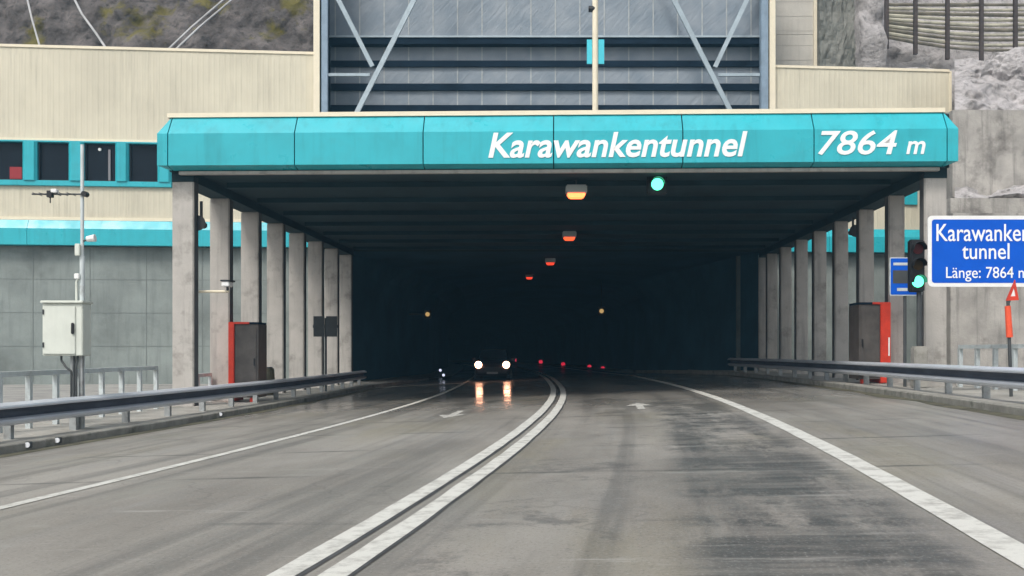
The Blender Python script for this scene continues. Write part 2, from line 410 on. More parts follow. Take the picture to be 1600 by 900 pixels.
gu = [-500, -120, -40, -12.6, -7.75, -7.7, 7.7, 7.75, 12.6, 40, 120, 500]
gz = [-.2, -.2, -.2, -.2, -.2, -.6, -.6, .3, .3, .3, .3, .3]
def gp(u, y, z):
    if abs(u) <= 12.6:
        p = rp(u, y, 0, False); return (p[0], p[1], z)
    p = rp(12.6 * (1 if u > 0 else -1), y, 0, False); return (p[0] + u - 12.6 * (1 if u > 0 else -1), p[1], z)
gy = [-400, -120, -60] + ys + [300, 600]
struct(MB().sheet([[gp(u, max(-60, min(260, y)), z) if -60 <= y <= 260 else (gp(u, max(-60, min(260, y)), z)[0], y, z) for u, z in zip(gu, gz)] for y in gy]).build('ground', M['ground']))

def zk(sgn, y): return .266 * sgn * fade(y) + .13
yk = [-30 + i * 1.0 for i in range(91)] + [61 + i * 2.5 for i in range(80)]
for sgn, zt in ((-1, ZL), (1, ZR)):
    wk = MB()
    rows = []
    for y in yk:
        k = ku(y)
        z0 = .035 * sgn * 7.6
        zt = zk(sgn, y); rows.append([rp(sgn * (k + .16), y, zt, False), rp(sgn * 12.5, y, zt, False), rp(sgn * 12.5, y, zt - .5, False)])
    wk.sheet(rows)
    wo = struct(wk.build('walkway', M['walk']))
    kb = MB()
    rows = []
    for y in yk:
        k = ku(y); zt = zk(sgn, y)
        rows.append([rp(sgn * k, y, zt - .45, False), rp(sgn * k, y, zt - .015, False), rp(sgn * (k + .015), y, zt + .004, False), rp(sgn * (k + .18), y, zt + .004, False)])
    kb.sheet(rows); kb.build('kerb', M['kerb'], wo)
    # grimy gutter strip at the foot of the kerb
    rows = []
    for y in yk[:75]:
        a = .30 + .16 * mnoise.noise((y * .45, sgn * 9, 0)) + .06 * mnoise.noise((y * 2.1, sgn, 3))
        rows.append([rp(sgn * (ku(y) - .002), y, .005), rp(sgn * (ku(y) - max(.06, a)), y, .005)])
    MB().sheet(rows).build('gutter', M['gutter'], wo)

def stripe(u0, u1, ya, yb, name, lift=.006, step=.6, wob=.012):
    rows = []; n = max(2, int((yb - ya) / step))
    for i in range(n + 1):
        y = ya + (yb - ya) * i / n
        d0 = wob * mnoise.noise((y * 3, u0 * 5, 1)); d1 = wob * mnoise.noise((y * 3, u1 * 5, 7))
        rows.append([rp(u0 + d0, y, lift), rp(u1 + d1, y, lift)])
    return MB().sheet(rows).build(name, M['paint'], road)
stripe(-.235, -.065, -20, 150, 'centre_line'); stripe(.065, .235, -20, 150, 'centre_line')
stripe(-3.93, -3.78, -20, 150, 'edge_line'); stripe(3.80, 4.02, -20, 150, 'edge_line')
for ua, ub in ((-.062, -.02), (.237, .268)):
    stripe(ua, ub, -20, 60, 'line_tar', lift=.005, wob=.012).data.materials[0] = M['tar']
tl = MB().sheet([[rp(-7.5 + 3.6 * t, 43.2 + 2.2 * t + q, .007) for q in (0, .5)] for t in [i / 8 for i in range(9)]])
tl.build('taper_line', M['paint'], road)
# worn lane arrows
def arrow(u, y, flip):
    P = [(-.08, 0), (.08, 0), (.08, 1.5), (.30, 1.4), (0, 2.6), (-.30, 1.4), (-.08, 1.5)]
    mb = MB(); mb.v = [rp(u + p[0] * (-1 if flip else 1), y + (2.6 - p[1] if flip else p[1]), .006) for p in P]
    mb.f = [(0, 1, 2, 6), (3, 4, 5)]; mb.build('lane_arrow', M['paint_worn'], road)
arrow(1.95, 21.2, False); arrow(-2.0, 20.2, True)

# ------------------------------------------------------------------ canopy over the road
can = thing('portal_canopy', 'concrete pillared entrance canopy with a turquoise fascia lettered in white', 'canopy', cn(0, 0, 0))
W = 9.23
# roof slab reaching back to the building
slab = MB()
rear = [bn(-10.0, -.02, 0), bn(10.0, -.02, 0)]
fl, fr_ = cn(-9.8, -.02, 0), cn(9.8, -.02, 0)
slab.hexa([(*fl[:2], 5.84), (*fr_[:2], 5.84), (*rear[1][:2], 5.84), (*rear[0][:2], 5.84), (*fl[:2], 7.16), (*fr_[:2], 7.16), (*rear[1][:2], 7.16), (*rear[0][:2], 7.16)])
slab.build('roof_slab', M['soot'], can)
rt = MB()
rt.hexa([(*fl[:2], 7.17), (*fr_[:2], 7.17), (*rear[1][:2], 7.17), (*rear[0][:2], 7.17), (*fl[:2], 7.2), (*fr_[:2], 7.2), (*rear[1][:2], 7.2), (*rear[0][:2], 7.2)])
rt.build('roof_covering', M['concrete'], can)
# cross ribs under the slab
rb = MB()
for i in range(7):
    v = 1.7 + i * 2.8; rb.box(-8.9, 8.9, v, v + .3, 5.70, 5.835, cn)
rb.build('ceiling_rib', M['soot'], can)
for s in (-1, 1):
    eb = MB().box(s * W - .28 + s * .28, s * W + .28 + s * .28, .10, 20.2 if s < 0 else 21.6, 5.60, 5.838, cn)
    eb.build('edge_beam', M['soot'], can)
# fascia: six long panels with narrow joints, hipped at the ends
prof = [(-.02, 5.86), (-.36, 5.935), (-.36, 6.735), (-.05, 7.195), (-.02, 7.195)]
seams = [cu_(x, -.36) for x in (262, 460, 661, 865, 1067, 1272, 1480)]
fa = MB()
for a, b in zip(seams, seams[1:]):
    fa.prism(prof, lambda v, z, a=a: cn(a + .014, v, z), lambda v, z, b=b: cn(b - .014, v, z))
def endu(base, s):
    return lambda v, z: cn(base + s * (.0 if z > 7.1 or z < 5.87 and v > -.3 else .24), v, z)
fa.prism(prof, endu(seams[0] - .03, -1), lambda v, z: cn(seams[0] - .014, v, z))
fa.prism(prof, lambda v, z: cn(seams[-1] + .014, v, z), endu(seams[-1] + .03, 1))
fa.build('fascia', M['teal'], can)
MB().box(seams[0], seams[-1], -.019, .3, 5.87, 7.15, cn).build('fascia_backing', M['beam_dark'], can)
MB().box(seams[0] - .12, seams[-1] + .05, -.10, .35, 7.20, 7.31, cn).build('coping', M['cream_trim'], can)
MB().box(-9.55, 9.55, -.06, .09, 5.76, 5.838, cn).build('soffit_edge', M['pillar'], can)
# pillars
for s in (-1, 1):
    for i in range(9):
        v = .12 + 2.8 * i if i < 8 else 21.75
        if s < 0 and i > 7: continue
        u0 = s * W; u1 = s * (W + (.56 if s < 0 or i == 0 else .45))
        zb = ZL - .3 if s < 0 else ZR - .3
        p = MB().box(min(u0, u1), max(u0, u1), v, v + .36, zb, 5.60 if i else 5.758, cn)
        p = p.build('pillar', M['pillar'], can, bevel=.025)
        p.data.materials.append(M['pillar_inner'])
        for f in p.data.polygons:
            if f.normal.x * s < -.8: f.material_index = 1        # darker material on the side facing the lanes
MB().box(W - .12, W + .72, -.1, .85, ZR - .2, ZR + .52, cn).build('plinth', M['pillar'], can, bevel=.05)
ct = MB(); pa, pb = at(480, 291, 28.2), at(622, 290, 28.2)
ct.box(pa.x, pb.x, 28.15, 28.25, pa.z - .03, pa.z + .02); ct.build('cable_tray', M['galv_post'], can)
# lettering on the fascia
def face(u0, z0, v=-.365):
    return lambda a, t, h: cn(u0 + a, v - t, z0 + h)
u0 = cu_(763, -.37); u1 = cu_(1168, -.37)
text_mesh('Karawankentunnel', u1 - u0, .63, face(u0, 6.07), shear=.22, bold=.020).build('lettering', M['letter'], can)
u0 = cu_(1278, -.37); u1 = cu_(1402, -.37)
text_mesh('7864', u1 - u0, .60, face(u0, 6.10), shear=.22, bold=.011).build('lettering', M['letter'], can)
u0 = cu_(1416, -.37); u1 = cu_(1446, -.37)
text_mesh('m', u1 - u0, .32, face(u0, 6.11), shear=.22, bold=.016).build('lettering', M['letter'], can)

# ------------------------------------------------------------------ portal building behind the canopy
bld = thing('portal_building', 'cream clad tunnel building with turquoise window strip and bands behind the canopy', 'building', bn(0, 0, 0))
ZT = 14.8
def ribbed(ua, ub, z0, z1, v=0.0, pitch=.24, d=.006):
    mb = MB(); n = int((ub - ua) / pitch); pts = []
    for i in range(n):
        a = ua + i * pitch
        pts += [(a, v), (a + pitch * .55, v), (a + pitch * .68, v - d), (a + pitch * .87, v - d)]
    pts.append((ub, v))
    mb.sheet([[bn(u, q, z0) for u, q in pts], [bn(u, q, z1) for u, q in pts]])
    return mb
uL = bu(496); uR = bu(1204); uRE = bu(1483)
zw1, zw0 = 10.67, 8.63
for q4 in ((-42, uL, zw1, ZT), (-42, -9.7, 7.12, zw0), (uR, uRE, 10.67, ZT - .05), (9.75, uRE, 7.12, 10.66)):
    ribbed(*q4).build('cladding', M['cream'], bld)
for q6 in ((-42, uL, .45, 11, -.6, ZT - .03), (uR, uRE - .02, .45, 1.4, -.6, ZT - .08), (-9.69, 9.74, .45, 1.2, 5.98, 8.6)):
    MB().box(*q6, bn).build('wall_core', M['concrete'], bld)
for q6 in ((-42, uL - .003, -.05, .5, ZT - .02, ZT + .10), (uR + .003, uRE, -.05, .5, ZT - .07, ZT + .05), (-42, -9.7, -.045, .06, 7.12, 7.25), (-42, -9.7, -.045, .05, zw1 - .02, zw1 + .09)):
    MB().box(*q6, bn).build('cladding_trim', M['cream_trim'], bld)
MB().box(uRE, uRE + .12, -.03, 1.4, ZR, ZT - .02, bn).build('end_flashing', M['cream_trim'], bld)
# teal band with a chamfered top
bprof = [(.02, 5.98), (-.26, 6.0), (-.26, 6.72), (-.05, 7.11), (.02, 7.11)]
for a, b in ((-42, -32), (-32, -22.9), (-22.9, -16.2), (-16.2, -9.6), (9.6, 13.5), (13.5, uRE)):
    MB().prism(bprof, lambda v, z, a=a: bn(a + .01, v, z), lambda v, z, b=b: bn(b - .01, v, z)).build('trim_band', M['teal'], bld)
MB().box(-42, -9.2, .25, .44, -.6, 5.975, bn).build('base_wall', M['concrete'], bld)
MB().box(9.2, uRE, .25, .44, -.4, 5.975, bn).build('base_wall', M['concrete'], bld)
jn = MB()
for uu in [-40 + 2.45 * i for i in range(13)]: jn.box(uu, uu + .03, .236, .247, -.1, 5.9, bn)
for z in (1.5, 3.0, 4.5): jn.box(-42, -9.2, .24, .246, z, z + .025, bn)
jn.build('wall_joint', M['joint'], bld)
# window strip
ms = [(-20, -.0), (35, 58), (107, 131), (180, 201), (246, 268)]
mul_u = [(bu(a, -.1), bu(b, -.1)) for a, b in ms[1:]]
pitch_w = mul_u[1][0] - mul_u[0][0]
mul_u = [(mul_u[0][0] - pitch_w * k, mul_u[0][1] - pitch_w * k) for k in (4, 3, 2, 1)] + mul_u
fr2 = MB(); fr2.box(mul_u[0][0], mul_u[-1][1], -.14, .3, zw0, zw0 + .24, bn); fr2.box(mul_u[0][0], mul_u[-1][1], -.10, .3, zw1 - .10, zw1 - .022, bn)
fr2.build('window_surround', M['teal'], bld, bevel=.02)
for i, (a, b) in enumerate(mul_u):
    c = (a + b) / 2; h = (b - a) / 2
    pl = [(a, .3), (a, -.08), (a + h * .35, -.20), (b - h * .35, -.20), (b, -.08), (b, .3)]
    mm = MB().prism(pl, lambda u, v: bn(u, v, zw0 + .235), lambda u, v: bn(u, v, zw1 - .095)); mm.build('window_pillar', M['teal'], bld)
    if i:
        a0 = mul_u[i - 1][1]
        wi = MB().box(a0 - .01, a + .01, .16, .2, zw0 + .2, zw1 - .05, bn).build('window', M['glass'], bld)
        wb = MB().box(a0, a0 + .06, .06, .155, zw0 + .245, zw1 - .10, bn).box(a - .06, a, .06, .155, zw0 + .245, zw1 - .1, bn).box(a0 + .06, a - .06, .06, .155, zw0 + .245, zw0 + .30, bn)
        wb.build('sash', M['black'], wi)
        if i == 6: pass
        if i == len(mul_u) - 4:
            MB().box(a - .62, a - .1, .10, .15, zw0 + .32, zw0 + .85, bn).build('blind', M['glass_red'], wi)
        if i == len(mul_u) - 2:
            MB().box(a - .36, a - .26, .08, .15, zw0 + .3, zw1 - .35, bn).build('casement_bar', M['sash'], wi)
            c0 = bn(a0 + .62, .12, zw1 - .35)
            MB().tube((c0[0], c0[1] - .05, c0[2]), (c0[0], c0[1] + .03, c0[2]), .07, 10).build('window_lamp', M['white'], wi)
# small piece of the same strip right of the road, behind the colonnade
a = MB().box(bu(1405), bu(1432), -.1, .3, bz(1420, 320), bz(1420, 288), bn); a.build('window_surround', M['teal'], bld)
# ventilation bay of steel and quilted sheets
ZB = 23.0
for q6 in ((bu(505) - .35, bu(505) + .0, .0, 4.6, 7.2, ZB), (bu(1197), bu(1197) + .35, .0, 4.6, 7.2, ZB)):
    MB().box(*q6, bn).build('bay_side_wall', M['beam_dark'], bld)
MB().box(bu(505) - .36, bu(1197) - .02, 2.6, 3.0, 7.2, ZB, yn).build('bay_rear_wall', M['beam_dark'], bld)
bay = MB().box(bu(505) - .24, bu(1197) - .05, 2.0, 2.1, bzy(172, 2), bzy(58, 2), yn)
bay.box(bu(505) - .2, bu(1197) - .05, 1.55, 1.65, bzy(57, 1.6), ZB, yn)
bay = bay.build('quilted_sheet', M['quilt'], bld)
sm = MB()
for i in range(19):
    x = 523 + i * 38.2
    for ya, yb, v in ((172, 140, 2.0), (130, 103, 2.0), (95, 68, 2.0)):
        sm.box(buy(x, v), buy(x, v) + .06, v - .02, v - .004, bzy(ya, v), bzy(yb, v), yn)
    sm.box(buy(x, 1.55), buy(x, 1.55) + .06, 1.53, 1.546, bzy(56, 1.55), ZB, yn)
sm.build('seam_strip', M['quilt_strip'], bay)
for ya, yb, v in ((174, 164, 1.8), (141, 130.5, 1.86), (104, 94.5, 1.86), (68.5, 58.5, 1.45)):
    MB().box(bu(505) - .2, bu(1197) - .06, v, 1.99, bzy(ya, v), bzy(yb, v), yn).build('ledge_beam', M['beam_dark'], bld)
MB().box(bu(505) - .18, bu(1197) - .06, 1.38, 1.54, bzy(58.3, 1.4), bzy(55.5, 1.4), yn).build('sheet_edge', M['steel_pale'], bld)
for xa, xb in ((503, 513), (1187, 1198)):
    MB().box(bu(xa), bu(xb), -.25, .05, 7.2, ZB, bn).build('bay_post', M['steel'], bld, bevel=.02)
for xa, xb in ((491, 500.5), (1200, 1208.5)):
    MB().box(bu(xa), bu(xb), -.3, .44, 7.2, ZB, bn).build('corner_trim', M['cream_trim'], bld)
MB().box(bu(513) + .01, bu(1187) - .01, -.2, .04, ZB - .4, ZB, bn).build('bay_head_beam', M['steel'], bld)
def bp_(x, y, v=-.1): return bn(bu(x, v), v, bz(x, y, v))
for pa, pb, wd, v in (((529, 0), (582, 104), .20, -.12), ((650, -6), (553, 185), .22, -.02), ((513, 117), (578, 117), .13, -.1),
                      ((1167, 0), (1117, 105), .20, -.12), ((1050, -6), (1147, 185), .22, -.02), ((1122, 117), (1187, 117), .13, -.1)):
    A = Vector(bp_(*pa, v)); B = Vector(bp_(*pb, v))
    if pa[1] <= 0: A = A + (A - B) * .6
    MB().bar(A, B, wd, .12).build('brace', M['steel_pale'], bld)

# centre pole with two turquoise plates on the canopy roof
pc = cn(cu_(930, 17.5), 17.5, 7.2)
pole = thing('roof_pole', 'slim pale pole with two small turquoise plates above the fascia', 'pole', pc)
MB().tube(pc, (pc[0], pc[1], at(930, -60, pc[1]).z), .125, 12).build('pole_shaft', M['cream_trim'], pole, smooth=False)
kz = at(926, 14, pc[1]).z
MB().tube((pc[0] - .28, pc[1], kz), (pc[0] - .02, pc[1], kz), .13, 10).build('pole_lamp', M['black'], pole)
for xa, xb in ((917, 925), (935, 944)):
    z0, z1 = at(930, 100, pc[1]).z, at(930, 62, pc[1]).z
    MB().box(at(xa, 0, pc[1]).x, at(xb, 0, pc[1]).x, pc[1] - .03, pc[1] + .03, z0, z1).build('plate', M['teal_pale'], pole)
MB().box(at(925, 0, pc[1]).x, at(935, 0, pc[1]).x, pc[1] + .13, pc[1] + .17, z0 + .5, z0 + .6).build('clamp', M['dark_grey'], pole)

# ------------------------------------------------------------------ tunnel tube
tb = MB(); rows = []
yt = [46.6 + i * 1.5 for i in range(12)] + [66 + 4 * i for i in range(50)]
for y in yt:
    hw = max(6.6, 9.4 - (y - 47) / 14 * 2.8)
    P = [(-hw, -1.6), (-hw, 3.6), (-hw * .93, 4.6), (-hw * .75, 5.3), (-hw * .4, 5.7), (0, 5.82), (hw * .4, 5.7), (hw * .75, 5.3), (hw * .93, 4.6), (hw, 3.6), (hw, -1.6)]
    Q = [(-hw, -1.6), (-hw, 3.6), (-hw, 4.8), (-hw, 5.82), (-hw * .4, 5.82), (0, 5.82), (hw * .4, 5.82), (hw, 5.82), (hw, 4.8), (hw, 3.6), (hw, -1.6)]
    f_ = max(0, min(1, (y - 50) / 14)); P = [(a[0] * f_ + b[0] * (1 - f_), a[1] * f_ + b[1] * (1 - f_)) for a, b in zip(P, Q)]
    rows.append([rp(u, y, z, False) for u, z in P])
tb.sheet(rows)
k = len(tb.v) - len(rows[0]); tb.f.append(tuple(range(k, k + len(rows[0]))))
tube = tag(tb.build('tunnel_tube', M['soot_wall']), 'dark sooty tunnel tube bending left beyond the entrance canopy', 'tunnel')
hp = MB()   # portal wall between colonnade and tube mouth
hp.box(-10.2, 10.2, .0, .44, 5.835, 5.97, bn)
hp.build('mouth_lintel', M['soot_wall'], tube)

# ------------------------------------------------------------------ rock faces and retaining walls
def fbm(x, y, z, o=5):
    a = 0; amp = 1; f = 1
    for _ in range(o):
        a += amp * mnoise.noise((x * f, y * f, z * f)); amp *= .52; f *= 2.05
    return a
def blocky(x, y, z):
    d, p = mnoise.voronoi((x, y, z)); return (d[1] - d[0])
def ridge(x, y, z, o=5):
    a = 0; amp = 1; f = 1
    for _ in range(o):
        a += amp * (1 - abs(mnoise.noise((x * f, y * f, z * f))) * 2); amp *= .5; f *= 2.1
    return a
rows = []
for j in range(150):
    t = j / 149
    row = []
    for i in range(300):
        u = -62 + 54.5 * i / 299
        v = 4.2 + t * 20 + .9 * fbm(u * .16, t * 5, 2) + .35 * ridge(u * .5, t * 12, 5) + .12 * ridge(u * 2.1, t * 40, 15)
        z = 13.2 + t * 30 + .35 * fbm(u * .6, t * 14, 9)
        row.append(bn(u, v, z))
    rows.append(row)
struct(MB().sheet(rows).build('rock_slope', M['rock_dark'], smooth=True))
# right: sprayed concrete over stepped retaining walls
def lerp_prof(z, P):
    for (za, ya), (zb, yb) in zip(P, P[1:]):
        if z <= zb: return ya + (yb - ya) * (z - za) / (zb - za)
    return P[-1][1]
P2 = [(6.4, 37.3), (6.8, 37.2), (7.1, 38.6), (7.9, 40.0), (10.3, 40.7), (10.5, 40.1), (11.2, 40.6), (12.4, 43.0), (13.6, 46.2), (15.2, 48.6), (15.7, 51.6), (16.4, 55)]
rows = []
for j in range(150):
    z = 6.4 + 10 * j / 149
    row = []
    for i in range(260):
        t = (i / 259) ** 1.5 * 34
        y = lerp_prof(z, P2)
        d = .8 * ridge(t * .33, z * .4, 3) + .6 * fbm(t * .2, z * .5, 8) + .20 * fbm(t * 1.6, z * 1.8, 4) + .10 * ridge(t * 2.2, z * 2.6, 14) + .9 * min(.55, blocky(t * .55 + .4 * fbm(t, z, 1), z * .7, 2)) - .3
        d -= .8
        zz = z + .30 * fbm(t * .35, z * .4, 17)
        yy = y - d * min(1, .15 + t); row.append((.4135 * yy + t + .10 * fbm(3, z * .9, 6) * min(1, t), yy, zz))
    back = row[0]
    rows.append([(back[0] + 9 * .45, back[1] + 9, back[2])] + row)
struct(MB().sheet(rows).build('sprayed_concrete_slope', M['shotcrete'], smooth=True))
P1 = [(13.0, 50.3), (14.5, 51.0), (15.7, 52.3), (16.0, 54.0), (19, 55.2), (40, 66)]
rows = []
for j in range(90):
    z = 13.0 + 26.5 * j / 89
    row = []
    for i in range(110):
        x = 16.6 + 45 * i / 109
        wcol = max(0, 1 - max(0, x - 17.9) / .8)           # rib of sprayed concrete left of the log fence
        y = lerp_prof(z, P1) * (1 - wcol) + (51.6 + max(0, z - 15) * .12) * wcol
        d = .55 * ridge(x * .35, z * .38, 31) + .4 * fbm(x * .22, z * .5, 28) + .15 * fbm(x * 1.6, z * 1.8, 24) - .6
        row.append((x + .2 * fbm(z * .8, x * .3, 2), y - d, z))
    rows.append([(row[0][0] + .3, row[0][1] + 6, row[0][2])] + row)
struct(MB().sheet(rows).build('upper_sprayed_slope', M['shotcrete'], smooth=True))
# a bulging boulder of sprayed concrete at the far right
def lump(name, label, cen, rad, m, seed):
    bm = bmesh.new(); bmesh.ops.create_icosphere(bm, subdivisions=5, radius=1)
    for v in bm.verts:
        d = 1 + .16 * ridge(v.co.x * 1.3 + seed, v.co.y * 1.3, v.co.z * 1.3) - .12 + .05 * fbm(v.co.x * 5, v.co.y * 5, v.co.z * 5 + seed)
        v.co = Vector((v.co.x * rad[0], v.co.y * rad[1], v.co.z * rad[2])) * d + Vector(cen)
    me = bpy.data.meshes.new(name); bm.to_mesh(me); bm.free(); me.materials.append(m)
    o = bpy.data.objects.new(name, me); COL.objects.link(o); return tag(o, label, 'boulder')
p = at(1584, 118, 45.0); lump('sprayed_boulder', 'pale bulging boulder under the log fence at the right edge', p, (1.2, 1.2, 1.05), M['shotcrete'], 3)

# concrete retaining walls: lower and upper
wa = thing('lower_retaining_wall', 'stained concrete retaining wall behind the large blue sign', 'retaining wall', (17, 37, 0))
q = MB()
x0 = .409 * 36.6
for i in range(8):
    a = x0 + i * 3.1; q.box(a, a + 3.06, 36.55 + .04 * (i % 2), 38.0, -.2, 6.75 + .12 * math.sin(i * 2.1))
q.build('wall_panel', M['concrete_warm'], wa)
q = MB()
for i in range(1, 8): q.box(x0 + i * 3.1 - .028, x0 + i * 3.1 - .012, 36.7, 37.9, -.2, 6.6)
q.build('wall_joint', M['dark_grey'], wa)
q = MB().box(x0 - .02, x0 + 26, 36.3, 36.54, 6.0, 6.18); q.build('wall_ledge', M['concrete_warm'], wa)
wb_ = thing('upper_retaining_wall', 'brown grey concrete retaining wall between two sprayed concrete ledges', 'retaining wall', (18, 40, 7))
q = MB(); x0 = .411 * 39.4
for i in range(8):
    a = x0 + i * 3.6; q.box(a, a + 3.55, 39.35 + .05 * (i % 3), 40.5, 7.2, 10.45 + .1 * math.cos(i * 1.7))
q.build('wall_panel', M['concrete_warm'], wb_)
q = MB()
for i in range(1, 8): q.box(x0 + i * 3.6 - .035, x0 + i * 3.6 - .015, 39.5, 40.4, 7.2, 10.3)
q.build('wall_joint', M['dark_grey'], wb_)
# tall pale panel wall and rough wall behind the right wing
Yc = 53.2
cw = thing('panel_wall', 'tall pale concrete panel wall with form lines right of the steel bay', 'wall', (13.5, Yc, 12))
xa, xb = at(1208, 0, Yc).x, at(1271, 0, Yc).x
q = MB(); z = 12.4
hs = [2.3, 3.05, 3.05, 3.05]
for h in hs: q.box(xa - .6, xb, Yc, Yc + .6, z, z + h - .02); z += h
q.build('wall_panel', M['concrete_pale'], cw)
q = MB(); 
for i in range(14): q.box(xa - .6, xb - .02, Yc - .008, Yc - .002, 12.6 + i * .76, 12.6 + i * .76 + .03)
q.build('form_line', M['form_line'], cw)
MB().box(xb, xb + .16, Yc - .12, Yc + .6, 13.9, 24).build('corner_strip', M['cream_trim'], cw)  # pale colour stands in for the lit side of the wall's edge
rw = thing('rough_wall', 'dark greenish rough concrete wall beside the pale panel wall', 'wall', (16, 52.6, 12))
rows = []
for j in range(50):
    z = 12.2 + 12 * j / 49
    rows.append([(xb + .2 + 2.6 * i / 39, 52.9 - .16 * ridge(i * .12, z * .6, 2) + .05 * fbm(i * .3, z * 2, 5), z) for i in range(40)])
MB().sheet(rows).build('rough_face', M['shot_dark'], rw)
MB().box(xb + .2, xb + 2.7, 53.2, 53.9, 12.2, 24).build('wall_body', M['shot_dark'], rw)

# log fence on the slope
Yf = 51.9
fn = thing('log_fence', 'brown rockfall fence of horizontal logs between posts high on the slope', 'fence', (at(1385, 80, Yf).x, Yf, 16))
pxs = [1385, 1430, 1480, 1533, 1586, 1640]
def fzb(x): return at(x, 58 + 22 * math.sin(max(0, min(1, (x - 1385) / 215)) * math.pi * .62), Yf).z
for x in pxs:
    X = at(x, 0, Yf).x; MB().box(X - .09, X + .09, Yf - .12, Yf + .06, fzb(x) - .6, at(x, -2, Yf).z).build('fence_post', M['rust_post'], fn)
for k in range(10):
    q = MB()
    def lz(x):
        b0 = fzb(x) + .08; t0 = at(x, 6, Yf).z
        return b0 + (t0 - b0) * k / 9
    for xa_, xb_ in zip(pxs, pxs[1:]):
        j0 = random.uniform(-.02, .02); j1 = random.uniform(-.02, .02)
        q.tube((at(xa_, 0, Yf).x, Yf + .14, lz(xa_) + j0), (at(xb_, 0, Yf).x, Yf + .14, lz(xb_) + j1), .088 + random.uniform(-.015, .015), 8)
    q.build('log', M['wood_pale'] if k in (1, 3, 5, 6, 8) else M['wood'], fn)

# drain pipes and cables on the dark rock, left
def on_slope(x, y):        # pixel ray with the slope's mean plane, lifted a little
    k = (x - VX) / F; m_ = (VY - y) / F
    for i in range(4000):
        Y = 44 + i * .01; X = k * Y; Z = CAMZ + m_ * Y
        # slope plane: v = 4.2 + (z-13.2)/30*20 - lift
        v = (Y - 47.55) - .09 * (X - .6)
        v /= (1 + .0081)
        if v >= 3.55 + (Z - 13.2) / 1.5 - .1: return Vector((X, Y, Z))
    return Vector((X, Y, Z))
def cable(name, label, pts, r, cat):
    P = [on_slope(*p) for p in pts]; P = [P[0] + (P[0] - P[1]) * 2] + P
    return tag(MB().path(P, r, 8).build(name, M['cable']), label, cat)
cable('slope_cable', 'thin pale cable hanging down the dark rock at the left corner', [(43, 0), (50, 30), (62, 72)], .05, 'cable')
cable('slope_cable', 'bent pale cable on the dark rock, second from the left', [(117, 0), (128, 22), (150, 52), (166, 76)], .06, 'cable')
cable('slope_pipe', 'upper of two slanting pale pipes on the dark rock', [(349, 0), (300, 42), (262, 78)], .055, 'pipe')
cable('slope_pipe', 'lower of two slanting pale pipes on the dark rock', [(362, 0), (312, 42), (274, 78)], .055, 'pipe')

# ------------------------------------------------------------------ guard rails
WP = [(-.02, .765), (.05, .765), (.13, .725), (.145, .70), (.14, .675), (.04, .655), (.015, .62), (.015, .56), (.04, .53), (.13, .505), (.14, .475), (.12, .435), (.05, .405), (-.02, .40),
      (-.03, .415), (.04, .42), (.10, .445), (.115, .475), (.02, .51), (-.005, .55), (-.005, .63), (.02, .67), (.115, .69), (.105, .715), (.04, .75), (-.03, .75)]
def rail(sgn, ya, yb, label, u=8.1, zb=0):
    t = thing('guard_rail', label, 'guard rail', rp(sgn * u, ya, zb, False), 'guard rails along the kerbs')
    mb = MB(); n = int((yb - ya) / .5); np_ = len(WP); k0 = 0
    for i in range(n + 1):
        y = ya + (yb - ya) * i / n
        for o, z in WP: mb.v.append(rp(sgn * (u - o), y, zb + z - .17 + .006 * mnoise.noise((y * .5, sgn, 0)), False))
    for i in range(n):
        for j in range(np_):
            a = i * np_ + j; b = i * np_ + (j + 1) % np_; mb.f.append((a, b, b + np_, a + np_))
    mb.f.append(tuple(range(np_))); mb.f.append(tuple(range(n * np_, (n + 1) * np_)))
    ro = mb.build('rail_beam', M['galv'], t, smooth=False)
    ro.data.materials.append(M['rail_web_shade'])            # shade of the web and upper lip, put into the colour
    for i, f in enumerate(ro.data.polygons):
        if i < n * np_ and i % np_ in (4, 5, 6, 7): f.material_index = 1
    y = ya + .5
    while y < yb - .3:
        c = lambda a, b, z, y=y: rp(sgn * (u + a), y + b, z, False)
        MB().box(.04, .16, -.05, .05, zb - .1, zb + .56, c).build('rail_post', M['galv_post'], t)
        MB().box(.0, .04, -.06, .06, zb + .33, zb + .50, c).build('spacer', M['galv_post'], t)
        y += 2.0
    return t
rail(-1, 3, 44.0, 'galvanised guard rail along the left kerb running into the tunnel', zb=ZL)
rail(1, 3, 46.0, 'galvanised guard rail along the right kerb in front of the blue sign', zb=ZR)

# hand rails on the walkways
def handrail(pts, label, post_h, name='handrail', gap=1.15, mid=False):
    pts = [Vector(p) for p in pts]
    t = thing(name, label, 'handrail', pts[0])
    q = MB()
    for a, b in zip(pts, pts[1:]): q.bar(a + Vector((0, 0, post_h)), b + Vector((0, 0, post_h)), .11, .09)
    q.build('top_rail', M['handrail'], t)
    for a, b in zip(pts, pts[1:]):
        n = max(1, int((b - a).length / gap + .5))
        for i in range(n + (b is pts[-1])):
            p = a + (b - a) * i / n
            MB().box(p.x - .045, p.x + .045, p.y - .05, p.y + .05, p.z - .1, p.z + post_h - .04).build('rail_post', M['handrail'], t)
    return t
def rw0(u, y): return rp(u, y, ZR, False)
handrail([(-9.1, 10, ZL), (-9.1, 17.5, ZL), (-9.16, 25.0, ZL)], 'grey handrail with square posts on the left walkway', 1.0)
handrail([rw0(9.85, 25.4), rw0(10.35, 22.5), rw0(10.45, 16), rw0(10.3, 9)], 'pale handrail behind the right guard rail near the marker post', .98, gap=.75)
for i, (xx) in enumerate([0]):
    a = cn(-W - .5, .75, ZL); b = cn(-W - .5, 2.8, ZL)
    handrail([a, b], 'short handrail between the first two left pillars', .75, gap=.9)

